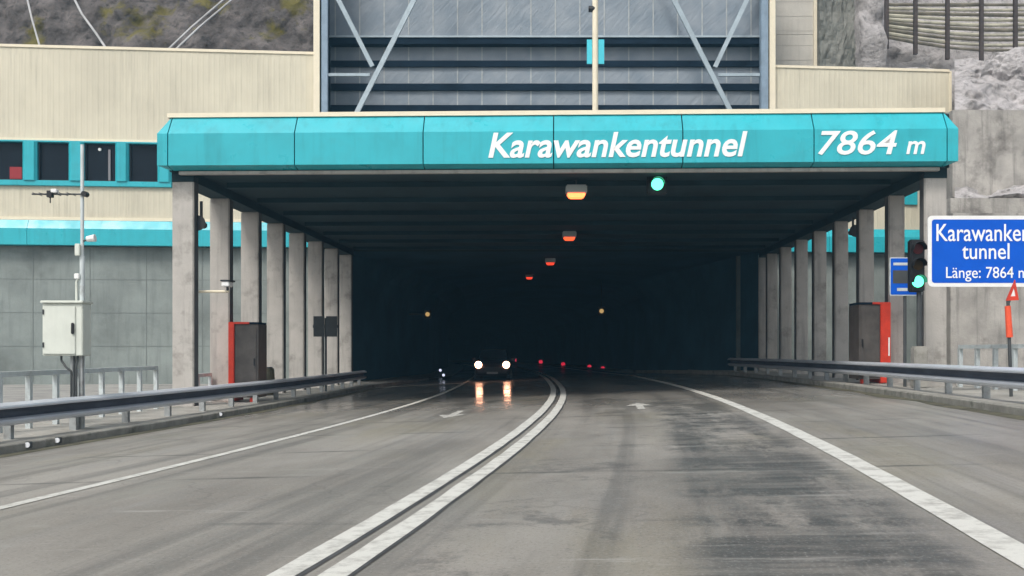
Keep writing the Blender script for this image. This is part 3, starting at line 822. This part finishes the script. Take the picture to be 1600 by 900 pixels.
# ------------------------------------------------------------------ left walkway: cabinet and antenna mast
Yc = 18.3
c0 = at(100, 670, Yc); zb = ZL
xl, xr = at(66, 0, Yc).x, at(129, 0, Yc).x; z0, z1 = at(0, 556, Yc).z, at(0, 474, Yc).z
cab = thing('control_cabinet', 'pale green control cabinet on legs beside the left guard rail', 'cabinet', ((xl + xr) / 2, Yc, zb))
MB().box(xl, xr, Yc, Yc + .36, z0, z1).build('cabinet_body', M['cabinet'], cab, bevel=.015)
MB().box(xl + .02, xr - .12, Yc - .022, Yc - .002, z0 + .03, z1 - .05).build('cabinet_door', M['cabinet'], cab, bevel=.008)
MB().box(xl - .02, xr + .02, Yc - .05, Yc + .4, z1 + .002, z1 + .05).build('cabinet_roof', M['cabinet_edge'], cab, bevel=.012)
MB().box(xr - .185, xr - .135, Yc - .06, Yc - .023, (z0 + z1) / 2 - .08, (z0 + z1) / 2 + .12).build('door_handle', M['black'], cab, bevel=.01)
hg = MB()
for z in (z0 + .15, z1 - .2): hg.tube((xl + .03, Yc - .03, z), (xl + .03, Yc - .03, z + .09), .016, 8)
hg.build('hinge', M['dark_grey'], cab)
for x in (at(108, 0, Yc).x, at(121, 0, Yc).x):
    MB().box(x - .035, x + .035, Yc + .12, Yc + .19, zb, z0).build('leg', M['galv_post'], cab)
for k, x in enumerate((at(92, 0, Yc).x, at(112, 0, Yc).x, at(117, 0, Yc).x)):
    xb2 = at(113 + 4 * (k - 1), 0, Yc).x
    MB().path([(x, Yc + .1, z0), (x, Yc + .09, z0 - .08), ((x + xb2) / 2, Yc + .06, z0 - .2), (xb2, Yc + .06, z0 - .28), (xb2, Yc + .06, zb)], .02, 7).build('cable', M['dark_grey'], cab)
ym = Yc + .44; xm = at(128.5, 0, ym).x
mast = thing('antenna_mast', 'thin pale mast with a side antenna behind the control cabinet', 'mast', (xm, ym, zb))
zt = at(0, 226, ym).z
MB().tube((xm, ym, zb), (xm, ym, at(0, 400, ym).z), .045, 12).tube((xm, ym, at(0, 400, ym).z - .01), (xm, ym, zt), .032, 12).build('mast_pole', M['handrail'], mast)
xs2 = at(119.5, 0, ym).x
MB().tube((xs2, ym, zb + .1), (xs2, ym, at(0, 440, ym).z), .022, 8).tube((xs2, ym, at(0, 440, ym).z), (xm, ym, at(0, 425, ym).z), .02, 8).build('conduit', M['cabinet_edge'], mast)
za = at(0, 304, ym).z
an = MB().tube((at(52, 0, ym).x, ym - .05, za), (xm + .1, ym - .05, za), .016, 8).build('antenna_boom', M['dark_grey'], mast)
q = MB()
for x in (60, 70, 90, 101, 113): q.tube((at(x, 0, ym).x, ym - .22, za), (at(x, 0, ym).x, ym + .14, za), .007, 6)
q.build('antenna_element', M['dark_grey'], an)
q = MB(); xk = at(80.5, 0, ym).x; q.box(xk - .045, xk + .045, ym - .1, ym + .0, za - .06, za + .06); q.tube((xk, ym - .05, za - .03), (xk, ym - .05, za - .16), .012, 6); q.build('antenna_clamp', M['black'], an)
xk = at(88, 0, ym).x; MB().box(xk - .06, xk + .05, ym - .11, ym - .0, za + .02, za + .09).build('antenna_box', M['white'], an, bevel=.01)
xk = at(135, 0, ym).x; MB().tube((xk, ym - .12, za), (xk, ym + .02, za), .05, 12).build('sensor_head', M['black'], mast)
zs = at(0, 373, ym).z; xk = at(142, 0, ym).x
q = MB().tube((xm, ym, zs - .05), (xk, ym - .02, zs), .018, 8); q.build('lamp_arm', M['dark_grey'], mast)
MB().tube((xk - .06, ym - .03, zs - .01), (xk + .09, ym - .03, zs + .01), .05, 12, .07).build('flood_lamp', M['white'], mast)
zs = at(0, 390, ym).z; xk = at(124, 0, ym).x
MB().box(xk - .045, xk + .045, ym - .1, ym - .035, zs - .12, zs + .10).build('junction_box', M['cabinet_edge'], mast, bevel=.01)
zs = at(0, 432, ym).z; xk = at(123.5, 0, ym).x
MB().box(xk - .05, xk + .04, ym - .1, ym - .04, zs - .05, zs + .05).build('junction_box', M['white'], mast, bevel=.01)

# ------------------------------------------------------------------ emergency cabins
def cabin(xa, xb, Y, ytop, side, zb, label):
    X0, X1 = at(xa, 0, Y).x, at(xb, 0, Y).x; zt = at(0, ytop, Y).z
    t = thing('emergency_cabin', label, 'cabin', ((X0 + X1) / 2, Y, zb), 'red framed emergency cabins')
    jw = .16 if side < 0 else .27
    o0, o1 = (X0, X0 + jw) if side < 0 else (X1 - jw, X1)
    i0, i1 = (X0 + jw, X1) if side < 0 else (X0, X1 - jw)
    MB().box(i0 + .003, i1, Y + .05, Y + .95, zb + .12, zt - .06).build('cabin_body', M['dark_panel'], t, bevel=.01)
    MB().box(o0, o1, Y, Y + .95, zb + .02, zt).build('side_frame', M['red'], t, bevel=.015)
    ra, rb_ = (o1, o1 + .42) if side < 0 else (o0 - .22, o0)
    MB().box(ra, rb_, Y, Y + .9, zt - .06, zt).build('top_frame', M['red'], t, bevel=.01)
    ra, rb_ = (ra + .42, i1) if side < 0 else (i0, o0 - .22)
    MB().box(min(ra, rb_), max(ra, rb_), Y + .02, Y + .9, zt - .058, zt - .004).build('roof_edge', M['beam_dark'], t)
    MB().box(i0 + .05, i1 - .05, Y + .02, Y + .045, zb + .2, zt - .14).build('cabin_door', M['dark_panel'], t)
    q = MB(); hx = i1 - .1 if side < 0 else i0 + .08
    q.box(hx - .015, hx + .015, Y - .03, Y + .018, (zb + zt) / 2 - .1, (zb + zt) / 2 + .1); q.build('door_handle', M['black'], t)
    for x in (o0 + .05, i0 + .45 if side < 0 else i0 + .12):
        MB().box(x - .04, x + .04, Y + .1, Y + .2, zb, zb + .13).build('foot', M['red'], t)
    if side > 0:
        MB().box(o1 - .07, o1 - .03, Y - .006, Y - .001, zb + .75, zt - .95).build('white_stripe', M['white'], t)
    return t
cabin(356.5, 403, 28.3, 503, -1, ZL, 'dark cabin with a red frame on its left side between the left pillars')
cabin(1343, 1392, 27.6, 472, 1, ZR, 'dark cabin with a red frame and white stripe on its right side')

# ------------------------------------------------------------------ right: signal, signs, marker
Ys = 24.1
xs_ = at(1434, 0, Ys).x
sg = thing('traffic_signal', 'three lamp traffic signal showing green beside the large blue sign', 'traffic light', (xs_, Ys, ZR))
z0, z1 = at(0, 456, Ys).z, at(0, 374, Ys).z
MB().box(xs_ - .17, xs_ + .17, Ys, Ys + .22, z0, z1).build('signal_housing', M['black'], sg, bevel=.03)
xp = at(1440, 0, Ys).x
MB().tube((xp, Ys + .15, ZR), (xp, Ys + .15, z0 + .05), .06, 12).build('signal_pole', M['dark_grey'], sg)
for y, m_, nm in ((389, 'red_dead', 'red_lens'), (414, 'amber_dead', 'amber_lens'), (440, 'green_lens', 'green_lens')):
    z = at(0, y, Ys).z
    MB().tube((xs_, Ys - .02, z), (xs_, Ys + .01, z), .135 if nm == 'green_lens' else .12, 24).build(nm, M[m_], sg)
    q = MB(); n = 14
    for i in range(n):
        a0 = math.pi * (-.05 + 1.1 * i / n); a1 = math.pi * (-.05 + 1.1 * (i + 1) / n); r0 = .148
        P = [(xs_ + r0 * math.cos(a), z + r0 * math.sin(a)) for a in (a0, a1)]; Q = [(xs_ + (r0 + .008) * math.cos(a), z + (r0 + .008) * math.sin(a)) for a in (a0, a1)]
        q.hexa([(P[0][0], Ys - .2, P[0][1]), (P[1][0], Ys - .2, P[1][1]), (Q[1][0], Ys - .2, Q[1][1]), (Q[0][0], Ys - .2, Q[0][1]),
                (P[0][0], Ys, P[0][1]), (P[1][0], Ys, P[1][1]), (Q[1][0], Ys, Q[1][1]), (Q[0][0], Ys, Q[0][1])])
    q.build('visor', M['black'], sg)
MB().box(xp - .16, xp + .16, Ys + .0, Ys + .3, ZR, at(0, 541, Ys).z).build('signal_base', M['walk'], sg, bevel=.03)

def rrect(x0, x1, z0, z1, r, n=6):
    P = []
    for cx, cz, a0 in ((x1 - r, z1 - r, 0), (x0 + r, z1 - r, 90), (x0 + r, z0 + r, 180), (x1 - r, z0 + r, 270)):
        for i in range(n + 1):
            a = R(a0 + 90 * i / n); P.append((cx + r * math.cos(a), cz + r * math.sin(a)))
    return P
def plate(name, x0, x1, z0, z1, r, ya, yb, m_, par):
    return MB().prism(rrect(x0, x1, z0, z1, r), lambda x, z: (x, ya, z), lambda x, z: (x, yb, z)).build(name, M[m_], par)
Yb = 21.6
X0, X1 = at(1450, 0, Yb).x, at(1633, 0, Yb).x; z0, z1 = at(0, 448, Yb).z, at(0, 337, Yb).z
sn = thing('tunnel_sign', 'large blue sign naming the tunnel and its length, with a white border', 'road sign', ((X0 + X1) / 2, Yb, ZR))
plate('sign_border', X0, X1, z0, z1, .09, Yb, Yb + .03, 'white', sn)
plate('sign_face', X0 + .08, X1 - .08, z0 + .08, z1 - .08, .06, Yb - .004, Yb - .001, 'blue', sn)
plate('sign_back', X0 + .03, X1 - .03, z0 + .03, z1 - .03, .06, Yb + .031, Yb + .05, 'dark_grey', sn)
def sface(px, y): 
    p = at(px, y, Yb); return lambda a, t, h: (p.x + a, Yb - .005 - t, p.z + h)
def sw(a, b): return (b - a) / F * Yb
text_mesh('Karawanken-', sw(1463, 1619), sw(0, 27), sface(1463, 377), .006, bold=.005).build('lettering', M['letter'], sn)
text_mesh('tunnel', sw(1503, 1577), sw(0, 25), sface(1503, 405), .006, bold=.005).build('lettering', M['letter'], sn)
text_mesh('Länge: 7864 m', sw(1478, 1606), sw(0, 23), sface(1478, 440), .006, bold=.002).build('lettering', M['letter'], sn)
for px in (1611, 1630):
    x = at(px, 0, Yb + .1).x
    MB().tube((x, Yb + .1, ZR), (x, Yb + .1, z1 - .1), .045, 12).build('sign_post', M['handrail'], sn)

Yi = 25.1
X0, X1 = at(1390, 0, Yi).x, at(1441, 0, Yi).x; z0, z1 = at(0, 462, Yi).z, at(0, 402, Yi).z
si = thing('information_sign', 'small blue information sign with a dark picture panel behind the traffic signal', 'road sign', ((X0 + X1) / 2, Yi, ZR))
plate('sign_border', X0, X1, z0, z1, .04, Yi, Yi + .025, 'handrail', si)
plate('sign_face', X0 + .025, X1 - .025, z0 + .025, z1 - .025, .03, Yi - .004, Yi - .001, 'blue', si)
h = z1 - z0
MB().box(X0 + .09, X1 - .1, Yi - .009, Yi - .005, z1 - h * .21, z1 - h * .14).build('text_bar', M['handrail'], si)
MB().box(X0 + .08, X1 - .08, Yi - .009, Yi - .005, z0 + h * .32, z1 - h * .34).build('picture_panel', M['dark_grey'], si)
MB().box(X0 + .18, X1 - .18, Yi - .009, Yi - .005, z0 + h * .12, z0 + h * .2).build('text_bar', M['handrail'], si)
xx = (X0 + X1) / 2
MB().tube((xx, Yi + .07, ZR), (xx, Yi + .07, z1 - .05), .04, 10).build('sign_post', M['dark_grey'], si)

Ym = 19.6
p0 = at(1580, 0, Ym)
mk = thing('marker_post', 'dark post with an orange red sleeve and a small red triangle on top', 'marker post', (p0.x, Ym, ZR))
MB().tube((p0.x, Ym, ZR), (at(1575, 0, Ym).x, Ym, at(0, 470, Ym).z), .032, 10).build('post_shaft', M['dark_grey'], mk)
MB().tube((at(1577.5, 0, Ym).x, Ym, at(0, 527, Ym).z), (at(1574.5, 0, Ym).x, Ym, at(0, 478, Ym).z), .062, 14, .055).build('orange_sleeve', M['orange'], mk)
T = [(1571, 470), (1591, 469), (1585, 437)]
Tp = [at(x, y, Ym) for x, y in T]; cen = sum(Tp, Vector()) / 3
q = MB()
for i in range(3):
    a, b = Tp[i], Tp[(i + 1) % 3]; ai, bi = a + (cen - a) * .60, b + (cen - b) * .60
    q.hexa([(a.x, Ym - .03, a.z), (b.x, Ym - .03, b.z), (bi.x, Ym - .03, bi.z), (ai.x, Ym - .03, ai.z), (a.x, Ym + .0, a.z), (b.x, Ym + .0, b.z), (bi.x, Ym + .0, bi.z), (ai.x, Ym + .0, ai.z)])
q.build('triangle_border', M['red'], mk)
Ti = [p + (cen - p) * .58 for p in Tp]
MB().prism([(p.x, p.z) for p in Ti], lambda x, z: (x, Ym - .018, z), lambda x, z: (x, Ym - .008, z)).build('triangle_face', M['white'], mk)
MB().tube((at(1576, 0, Ym).x, Ym + .02, at(0, 476, Ym).z), (cen.x, Ym + .02, cen.z), .022, 8).build('bracket', M['dark_grey'], mk)

# ------------------------------------------------------------------ lamps and small equipment under the canopy
def ceil_lamp(x, y, Y, w_, label, lens, ztop):
    p = at(x, y, Y)
    t = thing('ceiling_lamp', label, 'lamp', (p.x, p.y, p.z), 'orange lamps under the tunnel ceiling')
    MB().box(p.x - w_ / 2, p.x + w_ / 2, Y, Y + .5, p.z, p.z + .22).build('lamp_housing', M['lamp_housing'], t, bevel=.03)
    P = [(-w_ / 2 + .03, 0), (w_ / 2 - .03, 0), (w_ / 2 - .10, -.10), (-w_ / 2 + .10, -.10)]
    MB().prism(P, lambda a, h: (p.x + a, Y + .02, p.z - .003 + h), lambda a, h: (p.x + a, Y + .46, p.z - .003 + h)).build('lamp_lens', M[lens], t, bevel=.02)
    MB().tube((p.x, Y + .25, p.z + .2), (p.x, Y + .25, ztop), .02, 8).build('lamp_hanger', M['dark_grey'], t)
ceil_lamp(901, 301, 27.0, .56, 'nearest orange ceiling lamp with a pale housing', 'sodium', 5.86)
ceil_lamp(890, 370, 38.5, .52, 'orange ceiling lamp second from the entrance', 'sodium_mid', 5.86)
ceil_lamp(860, 410, 49.8, .50, 'orange ceiling lamp third from the entrance', 'sodium_dim', 5.8)
ceil_lamp(827, 433, 59.5, .46, 'farthest and dimmest orange ceiling lamp', 'sodium_dim', 5.8)

Yg = 26.8; p = at(1027, 288, Yg)
ls = thing('lane_signal', 'round green lane signal hanging under the canopy ceiling', 'traffic light', (p.x, Yg, p.z))
MB().box(p.x - .26, p.x + .26, Yg, Yg + .2, p.z - .26, p.z + .26).build('signal_housing', M['black'], ls, bevel=.03)
MB().tube((p.x, Yg - .03, p.z), (p.x, Yg - .003, p.z), .155, 28).build('green_lens', M['green_lens'], ls)
MB().tube((p.x - .15, Yg + .1, p.z + .25), (p.x - .15, Yg + .1, 5.86), .02, 8).tube((p.x + .15, Yg + .1, p.z + .25), (p.x + .15, Yg + .1, 5.86), .02, 8).build('hanger', M['dark_grey'], ls)
q = MB()
for i in range(12):
    a0 = math.pi * i / 12; a1 = math.pi * (i + 1) / 12
    P = [(p.x + .175 * math.cos(a), p.z + .175 * math.sin(a)) for a in (a0, a1)]; Q = [(p.x + .185 * math.cos(a), p.z + .185 * math.sin(a)) for a in (a0, a1)]
    q.hexa([(P[0][0], Yg - .2, P[0][1]), (P[1][0], Yg - .2, P[1][1]), (Q[1][0], Yg - .2, Q[1][1]), (Q[0][0], Yg - .2, Q[0][1]),
            (P[0][0], Yg, P[0][1]), (P[1][0], Yg, P[1][1]), (Q[1][0], Yg, Q[1][1]), (Q[0][0], Yg, Q[0][1])])
q.build('visor', M['black'], ls)

def beacon(x, y, Y, label, r):
    p = at(x, y, Y)
    t = thing('tunnel_beacon', label, 'lamp', p, 'amber beacons in the tunnel')
    MB().box(p.x - r * 1.6, p.x + r * 1.6, Y + .04, Y + .2, p.z - r * 2.0, p.z + r * 2.0).build('beacon_housing', M['black'], t, bevel=.03)
    MB().tube((p.x, Y - .03, p.z), (p.x, Y + .038, p.z), r, 20).build('beacon_lens', M['amber'], t)
    return t, p
t, p = beacon(668, 491, 56.5, 'amber beacon on the left tunnel wall', .12)
MB().box(p.x - 1.6, p.x - .2, p.y + .06, p.y + .12, p.z - .04, p.z + .04).build('beacon_arm', M['dark_grey'], t)
t, p = beacon(940, 486, 61.0, 'yellowish beacon on the right side of the tunnel', .13)
MB().tube((p.x, p.y + .12, p.z + .3), (p.x, p.y + .12, 5.5), .025, 8).build('beacon_arm', M['dark_grey'], t)

def stud(name, x, y, Y, m_, label, grp, r=.09, cat='marker light'):
    p = at(x, y, Y)
    t = thing(name, label, cat, p, grp)
    MB().box(p.x - r * 1.2, p.x + r * 1.2, Y + .005, Y + .14, p.z - r * 1.3, p.z + r * 1.2).build('stud_housing', M['dark_grey'], t, bevel=.02)
    MB().tube((p.x, Y - .02, p.z), (p.x, Y + .003, p.z), r, 14).build('stud_lens', M[m_], t)
    return t
for x, y, Y, lb in ((808, 563, 165, 'farthest red marker light, close to the oncoming car'), (845, 565.5, 133, 'red marker light second from the oncoming car'),
                (880, 569, 106, 'middle red marker light of the row along the tunnel bend'), (921, 573, 88, 'red marker light second from the right in the tunnel'), (942, 575.5, 80, 'rightmost red marker light in the tunnel')):
    stud('marker_light', x, y, Y, 'red_led', lb, 'red marker lights along the bend', r=.0019 * Y)
for x, y, Y, lb in ((677, 574, 66, 'uppermost of three white marker lights on the left'), (688, 578.5, 60, 'middle of three white marker lights on the left'), (693, 586, 52, 'lowest of three white marker lights on the left')):
    stud('marker_light', x, y, Y, 'white_led', lb, 'white marker lights at the left kerb', r=.0013 * Y)
for y_, lb in ((15.0, 'white reflector on the left kerb below the control cabinet'), (15.85, 'white reflector on the left kerb right of the cabinet legs'), (23.0, 'white reflector on the left kerb before the red framed cabin')):
    p = Vector(rp(-7.58, y_, .09))
    t = thing('kerb_reflector', lb, 'reflector', p, 'white reflectors on the left kerb')
    MB().box(p.x - .05, p.x + .05, p.y - .02, p.y + .05, p.z - .05, p.z + .05).build('reflector_base', M['dark_grey'], t, bevel=.01)
    MB().tube((p.x, p.y - .035, p.z), (p.x, p.y - .021, p.z), .042, 14).build('reflector_lens', M['reflector'], t)

# camera on a bracket between the first left pillars
pv = cn(-W, .62, 0); zc = at(0, 455, 26.5).z
cc = thing('surveillance_camera', 'white camera on a horizontal bracket at the first left pillar', 'camera', (pv[0], pv[1], zc))
xe = at(355, 0, 26.6).x
MB().tube((pv[0] - .02, 26.62, zc), (xe + .03, 26.62, zc), .035, 10).build('camera_arm', M['cream_trim'], cc)
MB().tube((xe, 26.62, zc - .03), (xe, 26.62, zc + .12), .03, 8).build('camera_mount', M['dark_grey'], cc)
MB().box(xe - .10, xe + .10, 26.42, 26.80, zc + .12, zc + .25).build('camera_body', M['white'], cc, bevel=.02)
MB().box(xe - .12, xe + .14, 26.40, 26.84, zc + .253, zc + .29).build('camera_hood', M['black'], cc)
# black loudspeaker in the first gap, left; dark device in the fourth gap, right
def speaker(x, y, Y, label, u_side):
    p = at(x, y, Y); t = thing('horn_speaker', label, 'loudspeaker', p)
    MB().tube((p.x, Y - .2, p.z), (p.x, Y + .12, p.z), .20, 18, .08).build('horn', M['black'], t)
    MB().tube((p.x, Y + .12, p.z), (p.x, Y + .3, p.z), .09, 14).build('driver', M['dark_grey'], t)
    MB().box(p.x - .03, p.x + .03, Y + .05, Y + .11, p.z + .08, p.z + .6).build('bracket', M['dark_grey'], t)
    return t, p
speaker(313, 350, 26.6, 'black horn loudspeaker hanging beside the first left pillar', -1)
speaker(1334, 362, 33.0, 'dark horn loudspeaker hanging in a gap between the right pillars', 1)
# pole in front of the second gap
# dark double sign at the far left pillars
Yd = 36.0; p = at(508, 510, Yd)
dsn = thing('dark_sign', 'small dark double panel sign on the far left pillars', 'sign', p)
for dx in (-.22, .22):
    MB().box(p.x + dx - .19, p.x + dx + .19, Yd, Yd + .05, p.z - .36, p.z + .36).build('sign_panel', M['dark_grey'], dsn)
MB().box(p.x - .45, p.x + .45, Yd + .055, Yd + .1, p.z - .05, p.z + .05).build('sign_rail', M['dark_grey'], dsn)
MB().tube((p.x, Yd + .12, ZL), (p.x, Yd + .12, p.z + .3), .04, 8).build('sign_post', M['dark_grey'], dsn)
# olive barrel
Yo = 33.2; xo = at(418, 0, Yo).x
q = thing('barrel', 'brown olive barrel standing by the fourth left pillar', 'barrel', (xo, Yo, ZL))
mb = MB(); 
for a, b, r0, r1 in ((0, .06, .21, .22), (.06, .38, .22, .235), (.38, .44, .245, .245), (.44, .80, .235, .22), (.80, .86, .22, .20)):
    mb.tube((xo, Yo, ZL + a), (xo, Yo, ZL + b), r0, 18, r1)
mb.build('barrel_body', M['olive'], q); MB().tube((xo, Yo, ZL + .861), (xo, Yo, ZL + .90), .16, 16).build('barrel_lid', M['dark_grey'], q)

# ------------------------------------------------------------------ oncoming car
Ycar = 47.6; hx0, hx1 = at(747.5, 0, Ycar).x, at(791, 0, Ycar).x
cx = (hx0 + hx1) / 2; zg = Vector(rp(cx - xc(Ycar), Ycar)).z; zh = at(0, 570, Ycar).z
car = thing('oncoming_car', 'oncoming dark car with bright headlights at the tunnel mouth', 'car', (cx, Ycar, zg))
hw = .86
sec = [(0.0, .36, .62, .70), (.12, .24, .74, .80), (.5, .22, .86, .85), (1.1, .21, .96, .86), (1.7, .21, 1.0, .87), (3.4, .21, 1.0, .87), (4.1, .24, .98, .84), (4.3, .34, .86, .76)]
rows = []
for d, zlo, zhi, w_ in sec:
    rows.append([(cx + a * w_, Ycar + .02 + d, zg + z) for a, z in ((-.90, zlo), (-1, zlo + .10), (-1, zhi - .12), (-.90, zhi - .02), (0, zhi + .02), (.90, zhi - .02), (1, zhi - .12), (1, zlo + .10), (.90, zlo), (-.90, zlo))])
mb = MB().sheet(rows)
n = len(rows[0]) - 1
mb.f.append(tuple(range(n))); k = (len(rows) - 1) * (n + 1); mb.f.append(tuple(range(k, k + n)))
body = mb.build('car_body', M['car'], car, smooth=False)
gh = MB(); 
R1 = [(1.25, .97, .72), (2.0, 1.43, .58), (3.1, 1.44, .57), (3.9, .99, .68)]
gh.sheet([[(cx - w_, Ycar + d, zg + .96 if i in (0, 3) else zg + .96), (cx - w_ + .0, Ycar + d, zg + z), (cx, Ycar + d, zg + z + .03), (cx + w_, Ycar + d, zg + z), (cx + w_, Ycar + d, zg + .96)] for i, (d, z, w_) in enumerate(R1)])
gh.build('cabin_glass', M['glass'], car)
MB().sheet([[(cx + a * .57, Ycar + d, zg + z) for a in (-1, -.5, 0, .5, 1)] for d, z in ((1.98, 1.445), (2.5, 1.485), (3.12, 1.455))]).build('roof', M['car'], car)
for s, dd in ((-1, .85), (1, .85), (-1, 3.45), (1, 3.45)):
    w_ = MB().tube((cx + s * .62, Ycar + dd, zg + .31), (cx + s * .84, Ycar + dd, zg + .31), .31, 24).build('wheel', M['tyre'], car)
    MB().tube((cx + s * .842, Ycar + dd, zg + .31), (cx + s * .86, Ycar + dd, zg + .31), .2, 18).build('rim', M['rim'], w_)
for hx in (hx0, hx1):
    MB().tube((hx, Ycar - .06, zh), (hx, Ycar + .1, zh), .16, 20).build('headlight', M['head'], car)
q = MB()
for i in range(4): q.box(cx - .38, cx + .38, Ycar - .012, Ycar + .03, zg + .44 + i * .05, zg + .465 + i * .05)
q.build('grille', M['black'], car)
MB().box(cx - .26, cx + .26, Ycar - .02, Ycar + .01, zg + .36 - .04, zg + .43 - .01).build('number_plate', M['plate'], car)
for s in (-1, 1): MB().box(cx + s * .93 - .09, cx + s * .93 + .09, Ycar + 1.35, Ycar + 1.45, zg + .93, zg + 1.07).build('mirror', M['car'], car, bevel=.02)

# ------------------------------------------------------------------ blue haze added to lift the dark tunnel towards navy
hz = MB().box(-130, 130, -80, 320, -8, 60).build('haze', M['black']); struct(hz, 'stuff'); hz.data.materials.clear()
hm = bpy.data.materials.new('blue_lift_air'); hm.use_nodes = True; hn = hm.node_tree; hn.nodes.remove(hn.nodes['Principled BSDF'])
pv_ = hn.nodes.new('ShaderNodeVolumePrincipled'); pv_.inputs['Color'].default_value = (.30, .66, .95, 1); pv_.inputs['Density'].default_value = .0010
hn.links.new(pv_.outputs['Volume'], hn.nodes['Material Output'].inputs['Volume']); hz.data.materials.append(hm)

# ------------------------------------------------------------------ camera, light, sky
cam = bpy.data.cameras.new('camera'); co = bpy.data.objects.new('camera', cam); COL.objects.link(co)
co.location = (0, 0, CAMZ); co.rotation_euler = (R(90), 0, 0)
cam.sensor_width = 36; cam.lens = 36.0; cam.shift_x = -(VX - 800) / 1600; cam.shift_y = (VY - 450) / 1600
cam.clip_start = .1; cam.clip_end = 3000
S.camera = co

EL = R(52)
w = bpy.data.worlds.new('World'); S.world = w; w.use_nodes = True
N = w.node_tree.nodes; L = w.node_tree.links
sky = N.new('ShaderNodeTexSky'); sky.sky_type = 'NISHITA'; sky.sun_disc = False
sky.sun_elevation = EL; sky.sun_rotation = R(180 + 25); sky.air_density = 1.0; sky.dust_density = 4.0; sky.ozone_density = 1.0
hs_ = N.new('ShaderNodeHueSaturation'); hs_.inputs['Saturation'].default_value = .35
L.new(sky.outputs['Color'], hs_.inputs['Color']); L.new(hs_.outputs['Color'], N['Background'].inputs['Color'])
N['Background'].inputs['Strength'].default_value = .13
sl = bpy.data.lights.new('sun', 'SUN'); sl.energy = 1.5; sl.angle = R(14); sl.color = (1, .96, .9)
so = bpy.data.objects.new('sun', sl); COL.objects.link(so)
d = Vector((math.sin(R(-25)) * math.cos(EL) * -1, math.cos(R(-25)) * math.cos(EL), -math.sin(EL)))
so.rotation_euler = d.to_track_quat('-Z', 'Y').to_euler()

S.view_settings.view_transform = 'Standard'; S.view_settings.look = 'None'
S.view_settings.exposure = 0.42; S.view_settings.gamma = 1; S.view_settings.use_curve_mapping = False
S.cycles.use_denoising = True
try: S.cycles.denoiser = 'OPENIMAGEDENOISE'
except Exception: pass
S.cycles.max_bounces = 8; S.cycles.sample_clamp_indirect = 6
